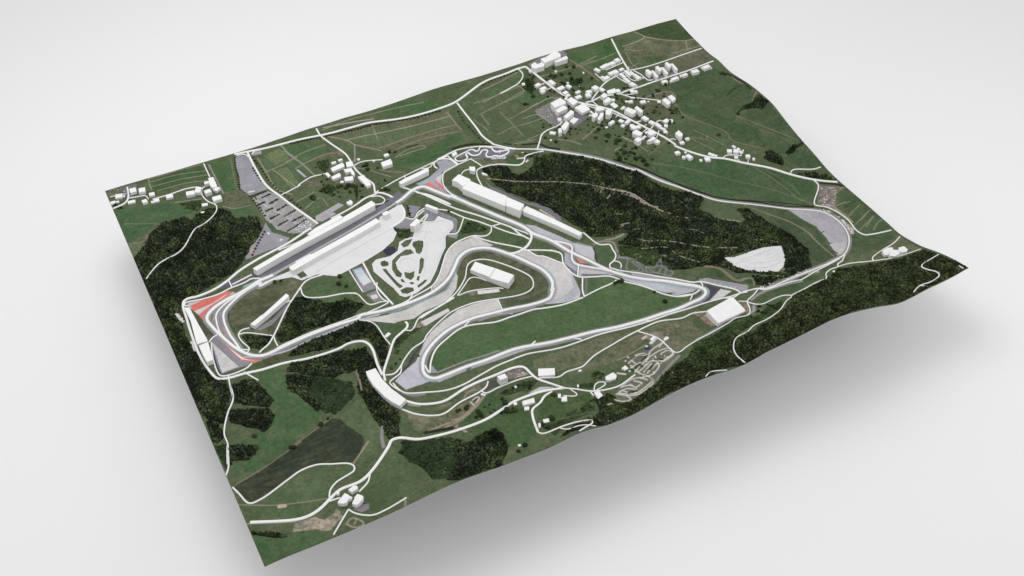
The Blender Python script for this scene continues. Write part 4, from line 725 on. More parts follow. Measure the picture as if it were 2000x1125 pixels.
BUILDINGS = [
["grandstand","grandstand","long white main grandstand with a stepped rear terrace beside the pit straight",None,[["seating_block",140,1,[1911,3797,3214,3426,4645,3000,4678,3102,4655,3158,1949,3886]],["rear_terrace",155,0,[3185,3444,3153,3366,3339,3273,3918,3131,3945,3209,3945,3239]]]],
["pit_building","building","long flat white pit building on the edge of the white paddock",None,[["main_block",110,1,[2530,4039,2689,3992,3029,3906,4422,3529,4530,3493,4567,3597,4548,3630,2560,4162]],["rear_strip",90,0,[2691,3932,3023,3856,3037,3888,2693,3974]]]],
["control_tower","tower","small white cube tower at the upper end of the pit building",None,[["main_block",120,0,[4704,3414,4809,3387,4838,3441,4820,3484,4704,3512,4689,3459]]]],
["clubhouse","building","narrow white slab building above the grey yard of the driving centre",None,[["main_block",100,0,[5559,3573,5610,3551,5753,3772,5722,3820,5687,3802,5552,3600]]]],
["clubhouse","building","tall slanted white office block between grey yard and driving centre",None,[["main_block",150,0,[5043,3995,5236,3876,5274,3971,5240,4016,5104,4083,5035,4028]]]],
["grandstand","grandstand","short white grandstand above the red striped first corner",None,[["seating_block",120,0,[5366,2711,5501,2664,6084,2558,6080,2625,6054,2677,5377,2797]]]],
["grandstand","grandstand","big stepped white grandstand on the slope below the forest hill",None,[["upper_block",150,0,[6328,3219,6534,3108,6676,3377,6594,3433,6436,3507,6399,3329]],["middle_block",155,1,[6420,3511,6618,3395,7096,4153,6963,4361,6417,3543]],["end_block",170,0,[7105,4124,7310,4507,7139,4644,6967,4377]]]],
["grandstand","grandstand","long narrow white grandstand next to the forest, right of the stepped one",None,[["seating_block",110,1,[7234,4571,7350,4523,8007,5630,7911,5690,7226,4608]],["rear_platform",40,0,[7443,4456,7646,4908,7684,5041,7638,4990,7583,4818]]]],
["hall","hall","big white hall standing inside the grassy loop of the infield road",None,[["main_block",130,0,[5613,5507,5794,5351,6049,5695,5840,5857]],["tall_block",140,0,[5860,5824,6067,5668,6298,6007,6093,6158,5821,5827]]]],
["grandstand","grandstand","low white corner grandstand in two parts at the left forest edge",None,[["long_block",60,1,[476,4125,561,4167,586,4663,614,5070,610,5135,417,5120,434,4954,486,4492]],["tall_block",110,0,[431,5216,604,5203,589,5383,552,5663,444,5664,431,5447]]]],
["grandstand","grandstand","slim white grandstand in the olive meadow inside the left corner",None,[["upper_block",100,0,[1669,4952,1715,4939,2256,4626,2285,4704,2266,4733,1721,5030]],["lower_block",95,0,[1414,5073,1666,4950,1717,5031,1473,5154]]]],
["grandstand","grandstand","curved white grandstand around the lower hairpin gravel",None,[["seating_block",100,1,[2817,7136,2991,7151,2993,7439,3051,7733,3172,8056,3022,8131,2940,7989,2875,7812,2808,7494,2801,7266]]]],
["hall","hall","largest single white hall, squarish, between chicane end and the right forest",None,[["main_block",90,0,[8973,8515,9181,8487,9533,8440,9606,8469,9617,8680,9613,8830,9590,8856,9278,8868,8972,8882]]]],
["hall","hall","flat white rectangular hall beside the farm lane junction",None,[["main_block",60,0,[5569,8307,5833,8431,5761,8577,5490,8462]]]],
["workshop","building","white cubic workshop beside the sand yard inside the lane loop",None,[["main_block",150,0,[4802,8227,4953,8231,4956,8337,4814,8336]]]],
["farmhouse","house","wide white farmhouse beside the bend of the lower lane",None,[["main_block",60,0,[4955,8882,5163,8907,5132,9008,4935,8972]],["lean_to",50,0,[4951,8871,4965,8868,4946,8959,4924,8961]]]],
["shed","shed","small flat white shed in front of the wide farmhouse",None,[["main_block",30,0,[4931,8992,5013,9022,4978,9087,4898,9061]]]],
["farmhouse","house","lower left white farmhouse of the bottom trio, with a notched front",None,[["main_block",85,0,[1387,9451,1549,9343,1593,9406,1598,9474,1552,9484,1510,9532,1442,9520,1384,9471]],["wing",65,0,[1591,9406,1632,9451,1609,9486,1561,9490]]]],
["farmhouse","house","upper white farmhouse of the bottom trio, touching the wide road",None,[["main_block",80,0,[1624,9295,1694,9277,1719,9260,1768,9280,1780,9322,1769,9353,1655,9372]]]],
["farmhouse","house","right white farmhouse of the bottom trio beside the turquoise pool",None,[["main_block",85,0,[1580,9574,1647,9513,1644,9499,1720,9450,1785,9530,1772,9579,1685,9632,1625,9646,1579,9590]]]],
["shed","shed","tiny white shed left of the bottom farmhouse trio by the road",None,[["main_block",50,0,[1438,9237,1467,9235,1491,9256,1474,9286,1446,9288,1432,9264]]]],
["village_hall","hall","largest white hall of the village, upper left of the village centre",None,[["main_block",130,0,[9424,1754,9710,1686,9753,1868,9726,1917,9422,1956]]]],
["workshop","building","long white workshop right below the largest village hall",None,[["main_block",100,0,[9392,2017,9636,1930,9689,2045,9665,2081,9414,2126]]]],
["workshop","building","white block between the main street and the large village halls",None,[["main_block",90,0,[9823,1783,9960,1733,10017,1955,9843,2030]]]],
["village_hall","hall","square white hall with diamond roof below the main street",None,[["main_block",80,0,[9831,2108,10076,2058,10112,2305,10089,2337,9881,2371]]]],
["workshop","building","tall slanted white block below the square diamond hall",None,[["main_block",130,0,[9419,2352,9674,2215,9707,2301,9677,2347,9446,2448]]]],
["workshop","building","tall white block at the lower end of the village works",None,[["main_block",130,0,[9164,2702,9341,2597,9375,2669,9334,2727,9167,2869,9127,2815]],["side_tower",110,0,[9067,2744,9146,2739,9081,2883,8998,2891]]]],
["warehouse","building","flat light grey warehouse roof beside the slanted village block",None,[["main_block",30,0,[9501,2463,9649,2372,9723,2487,9543,2593]]]],
["house","house","white block house below the street, upper one of the tight village trio",None,[["main_block",120,0,[10182,2400,10297,2382,10355,2476,10313,2558,10201,2545,10147,2496]]]],
["house","house","white tall block house, lower left of the tight village trio",None,[["main_block",130,0,[9959,2638,10078,2593,10097,2665,10051,2732,9948,2761,9935,2686]]]],
["house","house","white narrow block house, lower right of the tight village trio",None,[["main_block",125,0,[10006,2802,10175,2662,10211,2715,10160,2784,10019,2884,9982,2850]]]],
["house","house","tall white house set right across the village main street",None,[["main_block",140,0,[10291,2661,10388,2610,10460,2669,10399,2747,10293,2844,10224,2772]]]],
["apartment_block","apartment block","wide white apartment block above the street with a deep body",None,[["main_block",120,0,[10685,2802,10806,2747,10895,2949,10860,2992,10753,3020]]]],
["apartment_block","apartment block","narrow tall white apartment slab behind the wide apartment block",None,[["main_block",140,0,[10912,2846,10998,2816,11021,3025,10997,3053,10937,3068]]]],
["house","house","white block house at the junction of village lane and upper road",None,[["main_block",100,0,[10555,2004,10691,1941,10710,2052,10673,2092,10582,2111]]]],
["house","house","white block house below the junction of the upper village road",None,[["main_block",90,0,[10516,2187,10695,2106,10714,2209,10666,2261,10529,2285]]]],
["warehouse","building","flat light grey warehouse right of the junction houses",None,[["main_block",30,0,[10627,2296,10734,2265,10765,2434,10640,2485]]]],
["house","house","low wide white house left of its small neighbour above the upper road",None,[["main_block",60,0,[10815,1838,11033,1839,10968,1992,10790,1951]]]],
["apartment_block","apartment block","left tall white block at the end of the right village lane",None,[["main_block",110,0,[11704,2734,11819,2709,11828,2893,11798,2938,11707,2969]]]],
["apartment_block","apartment block","rear white block at the end of the right village lane",None,[["main_block",80,0,[11941,2618,12055,2597,12064,2752,12024,2802,11932,2824]]]],
["apartment_block","apartment block","lone tall white block above the road east of the village",None,[["main_block",110,0,[11251,3952,11376,3899,11384,4047,11343,4100,11260,4113]]]],
["house","house","large white block below the street, upper left of the southern four",None,[["main_block",100,0,[10407,3577,10527,3555,10574,3706,10541,3753,10464,3764,10375,3645]]]],
["house","house","large white block below the street, lower left of the southern four",None,[["main_block",105,0,[10299,3818,10416,3783,10459,3871,10423,3916,10323,3940]]]],
["house","house","large white block below the street, upper right of the southern four",None,[["main_block",95,0,[10672,3761,10842,3694,10859,3803,10825,3843,10702,3849]]]],
["house","house","slanted white block below the street, lower right of the southern four",None,[["main_block",90,0,[10530,3956,10736,3888,10759,3956,10731,3993,10575,3997]]]],
["house","house","low white house right beside the slanted southern block",None,[["main_block",60,0,[10679,4000,10791,3937,10814,4047,10793,4068,10720,4081]]]],
["factory","building","large stepped white factory at the upper sheet edge",None,[["main_block",130,0,[10012,216,10133,212,10293,155,10468,55,10516,249,10468,346,10023,413]]]],
["factory","building","narrow white block in front of the stepped factory",None,[["main_block",110,0,[10268,397,10625,320,10626,398,10593,450,10286,461]]]],
["factory","building","bent white building left of the stepped factory beside the road head",None,[["main_block",120,0,[9738,270,9847,226,9881,328,10004,299,10013,400,9970,471,9806,459,9742,480,9694,360]]]],
["silo_group","silo","left rounded white silo of the three by the right sheet edge",None,[["main_block",70,0,[13146,8537,13294,8508,13394,8546,13358,8643,13211,8701,13109,8661]]]],
["silo_group","silo","front rounded white silo of the three by the right sheet edge",None,[["main_block",80,0,[13200,8663,13332,8644,13412,8694,13374,8792,13229,8811,13149,8754]]]],
["silo_group","silo","right rounded white silo of the three by the right sheet edge",None,[["main_block",80,0,[13438,8658,13564,8672,13567,8785,13506,8824,13400,8797,13377,8745]]]],
["tower_house","house","pointed white tower house at the lane loop above the stepped grandstand",None,[["main_block",80,0,[6833,2985,6862,3013,6931,3051,6914,3111,6868,3188,6835,3170,6785,3103]]]],
["house","house","larger eight sided white house by the camping ground",None,[["main_block",60,0,[6524,9004,6606,8990,6696,8981,6720,9066,6667,9132,6548,9117,6499,9077]]]],
["house","house","tilted white house under the lane fork left of the camp",None,[["main_block",40,0,[6164,9224,6261,9237,6265,9362,6148,9399]]]],
["house","house","small gabled white house at the left tip of the camping ground",None,[["main_block",40,0,[6867,8981,6961,8955,6972,9046,6898,9050]]]],
["house","house","small white house beside the light blue pool on the lower meadow",None,[["main_block",40,0,[5582,9119,5676,9141,5625,9246,5534,9208]]]],
["shed","shed","narrow white shed behind the house with the light blue pool",None,[["main_block",30,0,[5597,9020,5621,9031,5579,9116,5554,9108]]]],
["house","house","small tilted white house beside the lone round tree near the lower lane",None,[["main_block",35,0,[5051,9430,5154,9452,5127,9523,5033,9505]]]],
["shed","shed","narrow upright white shed beside the bend of the lower lane",None,[["main_block",40,0,[4945,9462,4990,9470,4953,9545,4910,9549]]]],
["shed","shed","tiny white shed above the lane near the lane crossing",None,[["main_block",35,0,[6015,8904,6045,8920,6015,8972,5989,8958]]]],
["house","house","cross shaped white house above the grandstand by the grey lot",None,[["main_block",50,0,[4221,2684,4282,2678,4305,2651,4332,2689,4340,2740,4296,2802,4263,2803,4215,2758]]]],
["kart_office","building","small white office beside the kart circuit entrance",None,[["main_block",50,0,[6731,2349,6848,2318,6833,2412,6721,2436]]]],
["shed","shed","small white shed among the trees right of the tower house",None,[["main_block",30,0,[6997,3219,7068,3326,7063,3376,6981,3291]]]],
["farmhouse","barn","big upper barn of the white farm beside the crossing road",None,[["main_block",65,0,[4339,1513,4626,1451,4630,1553,4607,1599,4335,1635]]]],
["farmhouse","barn","middle left white barn of the farm beside the crossing road",None,[["main_block",60,0,[4236,1798,4442,1745,4442,1827,4419,1872,4250,1886]]]],
["farmhouse","barn","square white barn at the lower middle of the farm",None,[["main_block",65,0,[4479,1927,4648,1977,4617,2095,4560,2104,4437,2051]]]],
["farmhouse","barn","long white barn right of the farm by the road bend",None,[["main_block",70,0,[4724,2045,4862,2046,4881,2392,4859,2423,4775,2434]]]],
["farmhouse","house","angular white farm building touching the road bend",None,[["main_block",60,0,[4695,1460,4830,1490,4795,1651,4650,1623]]]],
["farmhouse","house","bent white farmhouse in the middle of the farm yard",None,[["main_block",70,0,[4556,1691,4716,1719,4719,1893,4685,1989,4652,1939,4652,1817,4566,1820]]]],
["farmhouse","house","small low white farm building at the left lane entrance",None,[["main_block",35,0,[4174,1574,4248,1589,4257,1716,4195,1740]]]],
["house","barn","large white barn in the meadow right of the farm",None,[["main_block",80,0,[5322,1872,5547,1855,5535,1986,5511,2032,5302,2036]]]],
["house","house","upper hamlet house, tallest and widest white block by the left avenue lane",None,[["main_block",90,0,[1979,674,2081,688,2069,983,2051,1025,1960,1024,1942,895]]]],
["storage_tank","tank","small round white tank in the garden beside the wide farmhouse",None,[["body",30,0,[4874,8841,4871,8828,4864,8817,4853,8810,4840,8807,4827,8810,4816,8817,4809,8828,4806,8841,4809,8854,4816,8865,4827,8872,4840,8875,4853,8872,4864,8865,4871,8854]]]],
["storage_tank","tank","small round white tank in the shrubs below the lane loop",None,[["body",30,0,[5048,8499,5046,8491,5041,8483,5034,8478,5025,8476,5016,8478,5009,8483,5004,8491,5002,8499,5004,8508,5009,8516,5016,8521,5025,8522,5034,8521,5041,8516,5046,8508]]]],
["storage_tank","tank","small round white tank on the meadow below the village works",None,[["body",30,0,[8810,2930,8808,2921,8803,2913,8795,2908,8786,2906,8777,2908,8769,2913,8764,2921,8762,2930,8764,2939,8769,2947,8777,2952,8786,2954,8795,2952,8803,2947,8808,2939]]]],
["storage_tank","tank","small round white tank at the forest edge by the right road fork",None,[["body",30,0,[11964,8554,11963,8544,11957,8537,11950,8531,11940,8530,11931,8531,11923,8537,11918,8544,11916,8554,11918,8563,11923,8571,11931,8576,11940,8578,11950,8576,11957,8571,11963,8563]]]],
["shed","shed","larger white shed, leftmost around the farm at the crossing road","sheds around the white farm",[["body",52,0,[4419,1378,4519,1379,4520,1319,4420,1318]]]],
["shed","shed","larger white shed, second from the left around the farm at the crossing road","sheds around the white farm",[["body",52,0,[4580,1352,4670,1353,4671,1293,4581,1292]]]],
["shed","shed","mid-sized white shed, third from the left around the farm at the crossing road","sheds around the white farm",[["body",32,0,[4349,2027,4414,2051,4435,1995,4369,1971]]]],
["shed","shed","smallest white shed, fourth from the left around the farm at the crossing road","sheds around the white farm",[["body",32,0,[4946,1476,5004,1488,5015,1440,4956,1427]]]],
["shed","shed","small white shed, fifth from the left around the farm at the crossing road","sheds around the white farm",[["body",42,0,[5200,1694,5244,1718,5268,1674,5223,1650]]]],
["shed","shed","largest white shed, rightmost around the farm at the crossing road","sheds around the white farm",[["body",52,0,[5494,1671,5594,1672,5595,1592,5495,1591]]]],
["house","house","small white house, leftmost of the hamlet at the left corner","houses of the left hamlet",[["body",42,0,[2,525,102,531,107,451,7,445]]]],
["house","house","small white house, second from the left of the hamlet at the left corner","houses of the left hamlet",[["body",32,0,[109,513,167,525,178,476,119,464]]]],
["house","house","larger white house, third from the left of the hamlet at the left corner","houses of the left hamlet",[["body",52,0,[127,396,264,425,289,307,152,278]]]],
["house","house","smallest white house, fourth from the left of the hamlet at the left corner","houses of the left hamlet",[["body",21,0,[276,390,315,398,325,349,286,341]]]],
["house","house","mid-sized white house, fifth from the left of the hamlet at the left corner","houses of the left hamlet",[["body",42,0,[312,669,460,692,472,613,324,590]]]],
["house","house","largest white house, sixth from the left of the hamlet at the left corner","houses of the left hamlet",[["body",74,0,[436,399,566,407,574,267,444,260]]]],
["house","house","larger white house, seventh from the left of the hamlet at the left corner","houses of the left hamlet",[["body",74,0,[593,465,720,492,749,355,621,328]]]],
["house","house","larger white house, eighth from the left of the hamlet at the left corner","houses of the left hamlet",[["body",63,0,[584,831,683,822,674,713,575,721]]]],
["house","house","mid-sized white house, ninth from the left of the hamlet at the left corner","houses of the left hamlet",[["body",52,0,[755,641,864,657,879,558,770,542]]]],
["house","house","small white house, tenth from the left of the hamlet at the left corner","houses of the left hamlet",[["body",32,0,[733,851,792,860,801,801,742,792]]]],
["house","house","mid-sized white house, eleventh from the left of the hamlet at the left corner","houses of the left hamlet",[["body",42,0,[789,860,898,877,911,788,803,771]]]],
["house","house","larger white house, rightmost of the hamlet at the left corner","houses of the left hamlet",[["body",52,0,[1040,871,1178,892,1195,783,1056,762]]]],
["house","house","larger white house, leftmost of the hamlet at the left avenue bend","houses around the left avenue lane",[["body",74,0,[1421,997,1588,1032,1615,905,1448,870]]]],
["house","house","larger white house, second from the left of the hamlet at the left avenue bend","houses around the left avenue lane",[["body",84,0,[1589,989,1695,1045,1775,895,1669,839]]]],
["house","house","smallest white house, third from the left of the hamlet at the left avenue bend","houses around the left avenue lane",[["body",21,0,[1520,1649,1595,1677,1615,1621,1540,1593]]]],
["house","house","small white house, fourth from the left of the hamlet at the left avenue bend","houses around the left avenue lane",[["body",32,0,[1607,1441,1724,1466,1741,1388,1624,1363]]]],
["house","house","mid-sized white house, fifth from the left of the hamlet at the left avenue bend","houses around the left avenue lane",[["body",84,0,[1853,819,1952,834,1964,755,1865,740]]]],
["house","house","mid-sized white house, sixth from the left of the hamlet at the left avenue bend","houses around the left avenue lane",[["body",95,0,[1783,1157,1913,1147,1904,1037,1775,1047]]]],
["house","house","mid-sized white house, seventh from the left of the hamlet at the left avenue bend","houses around the left avenue lane",[["body",63,0,[1957,1060,2014,1142,2112,1074,2055,992]]]],
["house","house","largest white house, rightmost of the hamlet at the left avenue bend","houses around the left avenue lane",[["body",84,0,[1848,1465,2028,1477,2037,1338,1858,1326]]]],
["house","house","small white house, leftmost along the upper end of the village street","houses at the upper village street",[["body",42,0,[9273,715,9342,729,9356,660,9287,646]]]],
["house","house","small white house, second from the left along the upper end of the village street","houses at the upper village street",[["body",52,0,[9621,357,9640,425,9691,410,9672,342]]]],
["house","house","larger white house, third from the left along the upper end of the village street","houses at the upper village street",[["body",63,0,[9531,944,9658,905,9630,813,9503,851]]]],
["house","house","mid-sized white house, fourth from the left along the upper end of the village street","houses at the upper village street",[["body",52,0,[9532,1172,9636,1152,9620,1066,9516,1085]]]],
["house","house","larger white house, fifth from the left along the upper end of the village street","houses at the upper village street",[["body",63,0,[9565,1114,9712,1086,9693,983,9546,1010]]]],
["house","house","larger white house, sixth from the left along the upper end of the village street","houses at the upper village street",[["body",63,0,[9830,878,9862,1051,9966,1031,9934,858]]]],
["house","house","small white house, seventh from the left along the upper end of the village street","houses at the upper village street",[["body",52,0,[10138,657,10185,682,10206,643,10159,618]]]],
["house","house","largest white house, eighth from the left along the upper end of the village street","houses at the upper village street",[["body",74,0,[9893,1310,10066,1279,10047,1175,9874,1207]]]],
["house","house","larger white house, ninth from the left along the upper end of the village street","houses at the upper village street",[["body",63,0,[9937,1490,10049,1470,10032,1375,9919,1395]]]],
["house","house","small white house, tenth from the left along the upper end of the village street","houses at the upper village street",[["body",63,0,[10176,1144,10222,1169,10243,1131,10197,1106]]]],
["house","house","mid-sized white house, eleventh from the left along the upper end of the village street","houses at the upper village street",[["body",42,0,[9961,1580,10047,1565,10033,1487,9947,1502]]]],
["house","house","mid-sized white house, twelfth from the left along the upper end of the village street","houses at the upper village street",[["body",63,0,[10110,1211,10144,1330,10228,1306,10194,1187]]]],
["house","house","mid-sized white house, thirteenth from the left along the upper end of the village street","houses at the upper village street",[["body",52,0,[10193,1603,10305,1583,10292,1505,10179,1525]]]],
["house","house","larger white house, fourteenth from the left along the upper end of the village street","houses at the upper village street",[["body",52,0,[10073,1802,10213,1794,10207,1697,10067,1705]]]],
["house","house","smallest white house, rightmost along the upper end of the village street","houses at the upper village street",[["body",42,0,[10708,945,10746,965,10767,927,10729,906]]]],
["house","house","smallest white house, leftmost along the forking lane above the village","houses on the forking village lane",[["body",21,0,[10394,1343,10425,1360,10437,1337,10406,1320]]]],
["house","house","larger white house, second from the left along the forking lane above the village","houses on the forking village lane",[["body",63,0,[10296,1864,10401,1871,10409,1757,10304,1750]]]],
["house","house","larger white house, third from the left along the forking lane above the village","houses on the forking village lane",[["body",74,0,[10368,1757,10491,1765,10498,1660,10375,1652]]]],
["house","house","largest white house, fourth from the left along the forking lane above the village","houses on the forking village lane",[["body",84,0,[10561,1582,10599,1718,10726,1683,10688,1547]]]],
["house","house","mid-sized white house, fifth from the left along the forking lane above the village","houses on the forking village lane",[["body",52,0,[10699,1707,10727,1809,10820,1783,10792,1681]]]],
["house","house","small white house, rightmost along the forking lane above the village","houses on the forking village lane",[["body",52,0,[10999,1949,11102,1971,11122,1876,11018,1855]]]],
["house","house","mid-sized white house, leftmost in the new estate by the upper lane","houses of the new estate",[["body",52,0,[11020,915,11071,1046,11153,1014,11102,883]]]],
["house","house","smallest white house, second from the left in the new estate by the upper lane","houses of the new estate",[["body",32,0,[11030,1264,11110,1259,11106,1198,11027,1203]]]],
["house","house","small white house, third from the left in the new estate by the upper lane","houses of the new estate",[["body",52,0,[11222,979,11308,964,11289,860,11203,876]]]],
["house","house","mid-sized white house, fourth from the left in the new estate by the upper lane","houses of the new estate",[["body",63,0,[11304,963,11425,941,11406,837,11284,860]]]],
["house","house","larger white house, fifth from the left in the new estate by the upper lane","houses of the new estate",[["body",63,0,[11044,1391,11200,1363,11181,1259,11026,1287]]]],
["house","house","small white house, sixth from the left in the new estate by the upper lane","houses of the new estate",[["body",52,0,[11410,935,11514,916,11498,829,11394,848]]]],
["house","house","larger white house, seventh from the left in the new estate by the upper lane","houses of the new estate",[["body",63,0,[11259,1264,11400,1255,11393,1149,11252,1158]]]],
["house","house","larger white house, eighth from the left in the new estate by the upper lane","houses of the new estate",[["body",63,0,[11481,949,11619,924,11600,820,11462,846]]]],
["house","house","largest white house, ninth from the left in the new estate by the upper lane","houses of the new estate",[["body",84,0,[11365,1286,11487,1278,11480,1155,11357,1163]]]],
["house","house","larger white house, tenth from the left in the new estate by the upper lane","houses of the new estate",[["body",63,0,[11654,900,11776,878,11755,765,11634,787]]]],
["house","house","small white house, eleventh from the left in the new estate by the upper lane","houses of the new estate",[["body",42,0,[11577,1199,11698,1178,11684,1100,11563,1121]]]],
["house","house","mid-sized white house, twelfth from the left in the new estate by the upper lane","houses of the new estate",[["body",63,0,[11470,1293,11489,1485,11559,1479,11540,1286]]]],
["house","house","mid-sized white house, thirteenth from the left in the new estate by the upper lane","houses of the new estate",[["body",63,0,[11456,1539,11473,1714,11543,1707,11526,1532]]]],
["house","house","mid-sized white house, rightmost in the new estate by the upper lane","houses of the new estate",[["body",63,0,[11425,1799,11479,1900,11572,1850,11518,1749]]]],
["terraced_house","terraced house","larger white terraced house, leftmost behind the three apartment towers","terraced houses of the new estate",[["body",63,0,[11446,1517,11467,1727,11537,1720,11516,1510]]]],
["terraced_house","terraced house","largest white terraced house, second from the left behind the three apartment towers","terraced houses of the new estate",[["body",63,0,[11631,1244,11652,1471,11722,1465,11701,1237]]]],
["terraced_house","terraced house","smallest white terraced house, third from the left behind the three apartment towers","terraced houses of the new estate",[["body",32,0,[11809,1154,11832,1166,11849,1135,11826,1123]]]],
["terraced_house","terraced house","larger white terraced house, fourth from the left behind the three apartment towers","terraced houses of the new estate",[["body",63,0,[11722,1329,11738,1505,11800,1499,11784,1324]]]],
["terraced_house","terraced house","mid-sized white terraced house, fifth from the left behind the three apartment towers","terraced houses of the new estate",[["body",63,0,[11461,1782,11492,1901,11577,1879,11546,1759]]]],
["terraced_house","terraced house","small white terraced house, sixth from the left behind the three apartment towers","terraced houses of the new estate",[["body",42,0,[11547,1886,11585,1907,11606,1868,11568,1847]]]],
["terraced_house","terraced house","larger white terraced house, seventh from the left behind the three apartment towers","terraced houses of the new estate",[["body",74,0,[11729,1500,11755,1675,11824,1664,11798,1490]]]],
["terraced_house","terraced house","mid-sized white terraced house, eighth from the left behind the three apartment towers","terraced houses of the new estate",[["body",63,0,[11719,1697,11842,1690,11837,1619,11715,1626]]]],
["terraced_house","terraced house","small white terraced house, rightmost behind the three apartment towers","terraced houses of the new estate",[["body",32,0,[11871,1669,11902,1686,11919,1655,11888,1638]]]],
["house","house","mid-sized white house, leftmost on the road to the upper right edge","houses on the right upper road",[["body",52,0,[11326,2093,11414,2099,11419,2020,11332,2014]]]],
["house","house","mid-sized white house, second from the left on the road to the upper right edge","houses on the right upper road",[["body",52,0,[11397,2127,11468,2131,11473,2052,11403,2047]]]],
["house","house","larger white house, third from the left on the road to the upper right edge","houses on the right upper road",[["body",63,0,[12177,2064,12309,2073,12316,1977,12184,1968]]]],
["house","house","small white house, fourth from the left on the road to the upper right edge","houses on the right upper road",[["body",42,0,[12378,2059,12439,2064,12442,2020,12381,2016]]]],
["house","house","larger white house, fifth from the left on the road to the upper right edge","houses on the right upper road",[["body",63,0,[12439,2069,12624,2060,12619,1972,12435,1981]]]],
["house","house","small white house, sixth from the left on the road to the upper right edge","houses on the right upper road",[["body",42,0,[12694,2009,12747,2013,12752,1943,12699,1939]]]],
["house","house","mid-sized white house, seventh from the left on the road to the upper right edge","houses on the right upper road",[["body",63,0,[12743,2048,12875,2041,12871,1962,12739,1969]]]],
["house","house","largest white house, eighth from the left on the road to the upper right edge","houses on the right upper road",[["body",74,0,[12992,2068,13167,2080,13175,1965,12999,1953]]]],
["house","house","mid-sized white house, ninth from the left on the road to the upper right edge","houses on the right upper road",[["body",42,0,[13309,2002,13370,1999,13366,1911,13304,1914]]]],
["house","house","larger white house, tenth from the left on the road to the upper right edge","houses on the right upper road",[["body",74,0,[13325,2046,13510,2036,13504,1930,13320,1940]]]],
["house","house","smallest white house, rightmost on the road to the upper right edge","houses on the right upper road",[["body",32,0,[13504,2039,13535,2055,13552,2024,13521,2008]]]],
["house","house","larger white house, leftmost along the right village lane","houses on the right village lane",[["body",52,0,[11004,1976,11109,1983,11116,1887,11010,1880]]]],
["house","house","small white house, second from the left along the right village lane","houses on the right village lane",[["body",42,0,[10986,2356,11040,2385,11065,2338,11011,2309]]]],
["house","house","mid-sized white house, third from the left along the right village lane","houses on the right village lane",[["body",52,0,[11041,2429,11144,2451,11160,2373,11057,2352]]]],
["house","house","larger white house, fourth from the left along the right village lane","houses on the right village lane",[["body",52,0,[11312,2080,11407,2100,11424,2014,11329,1994]]]],
["house","house","largest white house, fifth from the left along the right village lane","houses on the right village lane",[["body",52,0,[11451,1764,11483,1883,11576,1859,11545,1740]]]],
["house","house","mid-sized white house, sixth from the left along the right village lane","houses on the right village lane",[["body",32,0,[11193,2229,11291,2304,11318,2268,11219,2194]]]],
["house","house","small white house, seventh from the left along the right village lane","houses on the right village lane",[["body",32,0,[11545,1862,11583,1883,11604,1844,11566,1823]]]],
["house","house","mid-sized white house, eighth from the left along the right village lane","houses on the right village lane",[["body",52,0,[11383,2121,11461,2137,11478,2051,11401,2035]]]],
["house","house","larger white house, ninth from the left along the right village lane","houses on the right village lane",[["body",52,0,[11284,2568,11407,2577,11414,2481,11291,2471]]]],
["house","house","smallest white house, tenth from the left along the right village lane","houses on the right village lane",[["body",32,0,[11457,2540,11496,2561,11512,2530,11474,2509]]]],
["house","house","mid-sized white house, rightmost along the right village lane","houses on the right village lane",[["body",42,0,[11625,2691,11695,2728,11737,2651,11667,2613]]]],
["house","house","mid-sized white house, leftmost just above the lower main street","houses above the lower main street",[["body",52,0,[10713,2212,10783,2250,10820,2180,10751,2142]]]],
["house","house","mid-sized white house, second from the left just above the lower main street","houses above the lower main street",[["body",42,0,[10752,2634,10859,2595,10835,2529,10728,2568]]]],
["house","house","mid-sized white house, third from the left just above the lower main street","houses above the lower main street",[["body",52,0,[10607,3391,10633,3484,10709,3463,10683,3370]]]],
["house","house","largest white house, fourth from the left just above the lower main street","houses above the lower main street",[["body",63,0,[10891,3151,10931,3295,11033,3267,10993,3123]]]],
["house","house","larger white house, fifth from the left just above the lower main street","houses above the lower main street",[["body",52,0,[10956,3347,10997,3472,11080,3445,11039,3320]]]],
["house","house","larger white house, sixth from the left just above the lower main street","houses above the lower main street",[["body",52,0,[11036,3467,11060,3615,11147,3600,11122,3453]]]],
["house","house","mid-sized white house, seventh from the left just above the lower main street","houses above the lower main street",[["body",42,0,[11065,3616,11118,3746,11175,3723,11123,3592]]]],
["house","house","small white house, eighth from the left just above the lower main street","houses above the lower main street",[["body",52,0,[11062,3828,11140,3845,11156,3768,11079,3751]]]],
["house","house","small white house, ninth from the left just above the lower main street","houses above the lower main street",[["body",52,0,[11189,3626,11259,3663,11296,3594,11226,3556]]]],
["house","house","larger white house, tenth from the left just above the lower main street","houses above the lower main street",[["body",52,0,[11300,3516,11429,3484,11404,3382,11275,3413]]]],
["house","house","smallest white house, rightmost just above the lower main street","houses above the lower main street",[["body",52,0,[11417,3504,11479,3537,11516,3467,11454,3434]]]],
["house","house","larger white house, leftmost just below the village main street","houses below the main village street",[["body",42,0,[8865,2714,8964,2801,9022,2735,8923,2648]]]],
["house","house","mid-sized white house, second from the left just below the village main street","houses below the main village street",[["body",52,0,[9297,2354,9374,2370,9396,2267,9318,2250]]]],
["house","house","smallest white house, third from the left just below the village main street","houses below the main village street",[["body",21,0,[9981,2487,10035,2516,10056,2477,10002,2448]]]],
["house","house","small white house, fourth from the left just below the village main street","houses below the main village street",[["body",42,0,[10077,2475,10121,2473,10115,2350,10071,2352]]]],
["house","house","small white house, fifth from the left just below the village main street","houses below the main village street",[["body",21,0,[10047,3119,10098,3106,10085,3054,10034,3068]]]],
["house","house","larger white house, sixth from the left just below the village main street","houses below the main village street",[["body",63,0,[10169,3093,10307,3035,10279,2970,10141,3028]]]],
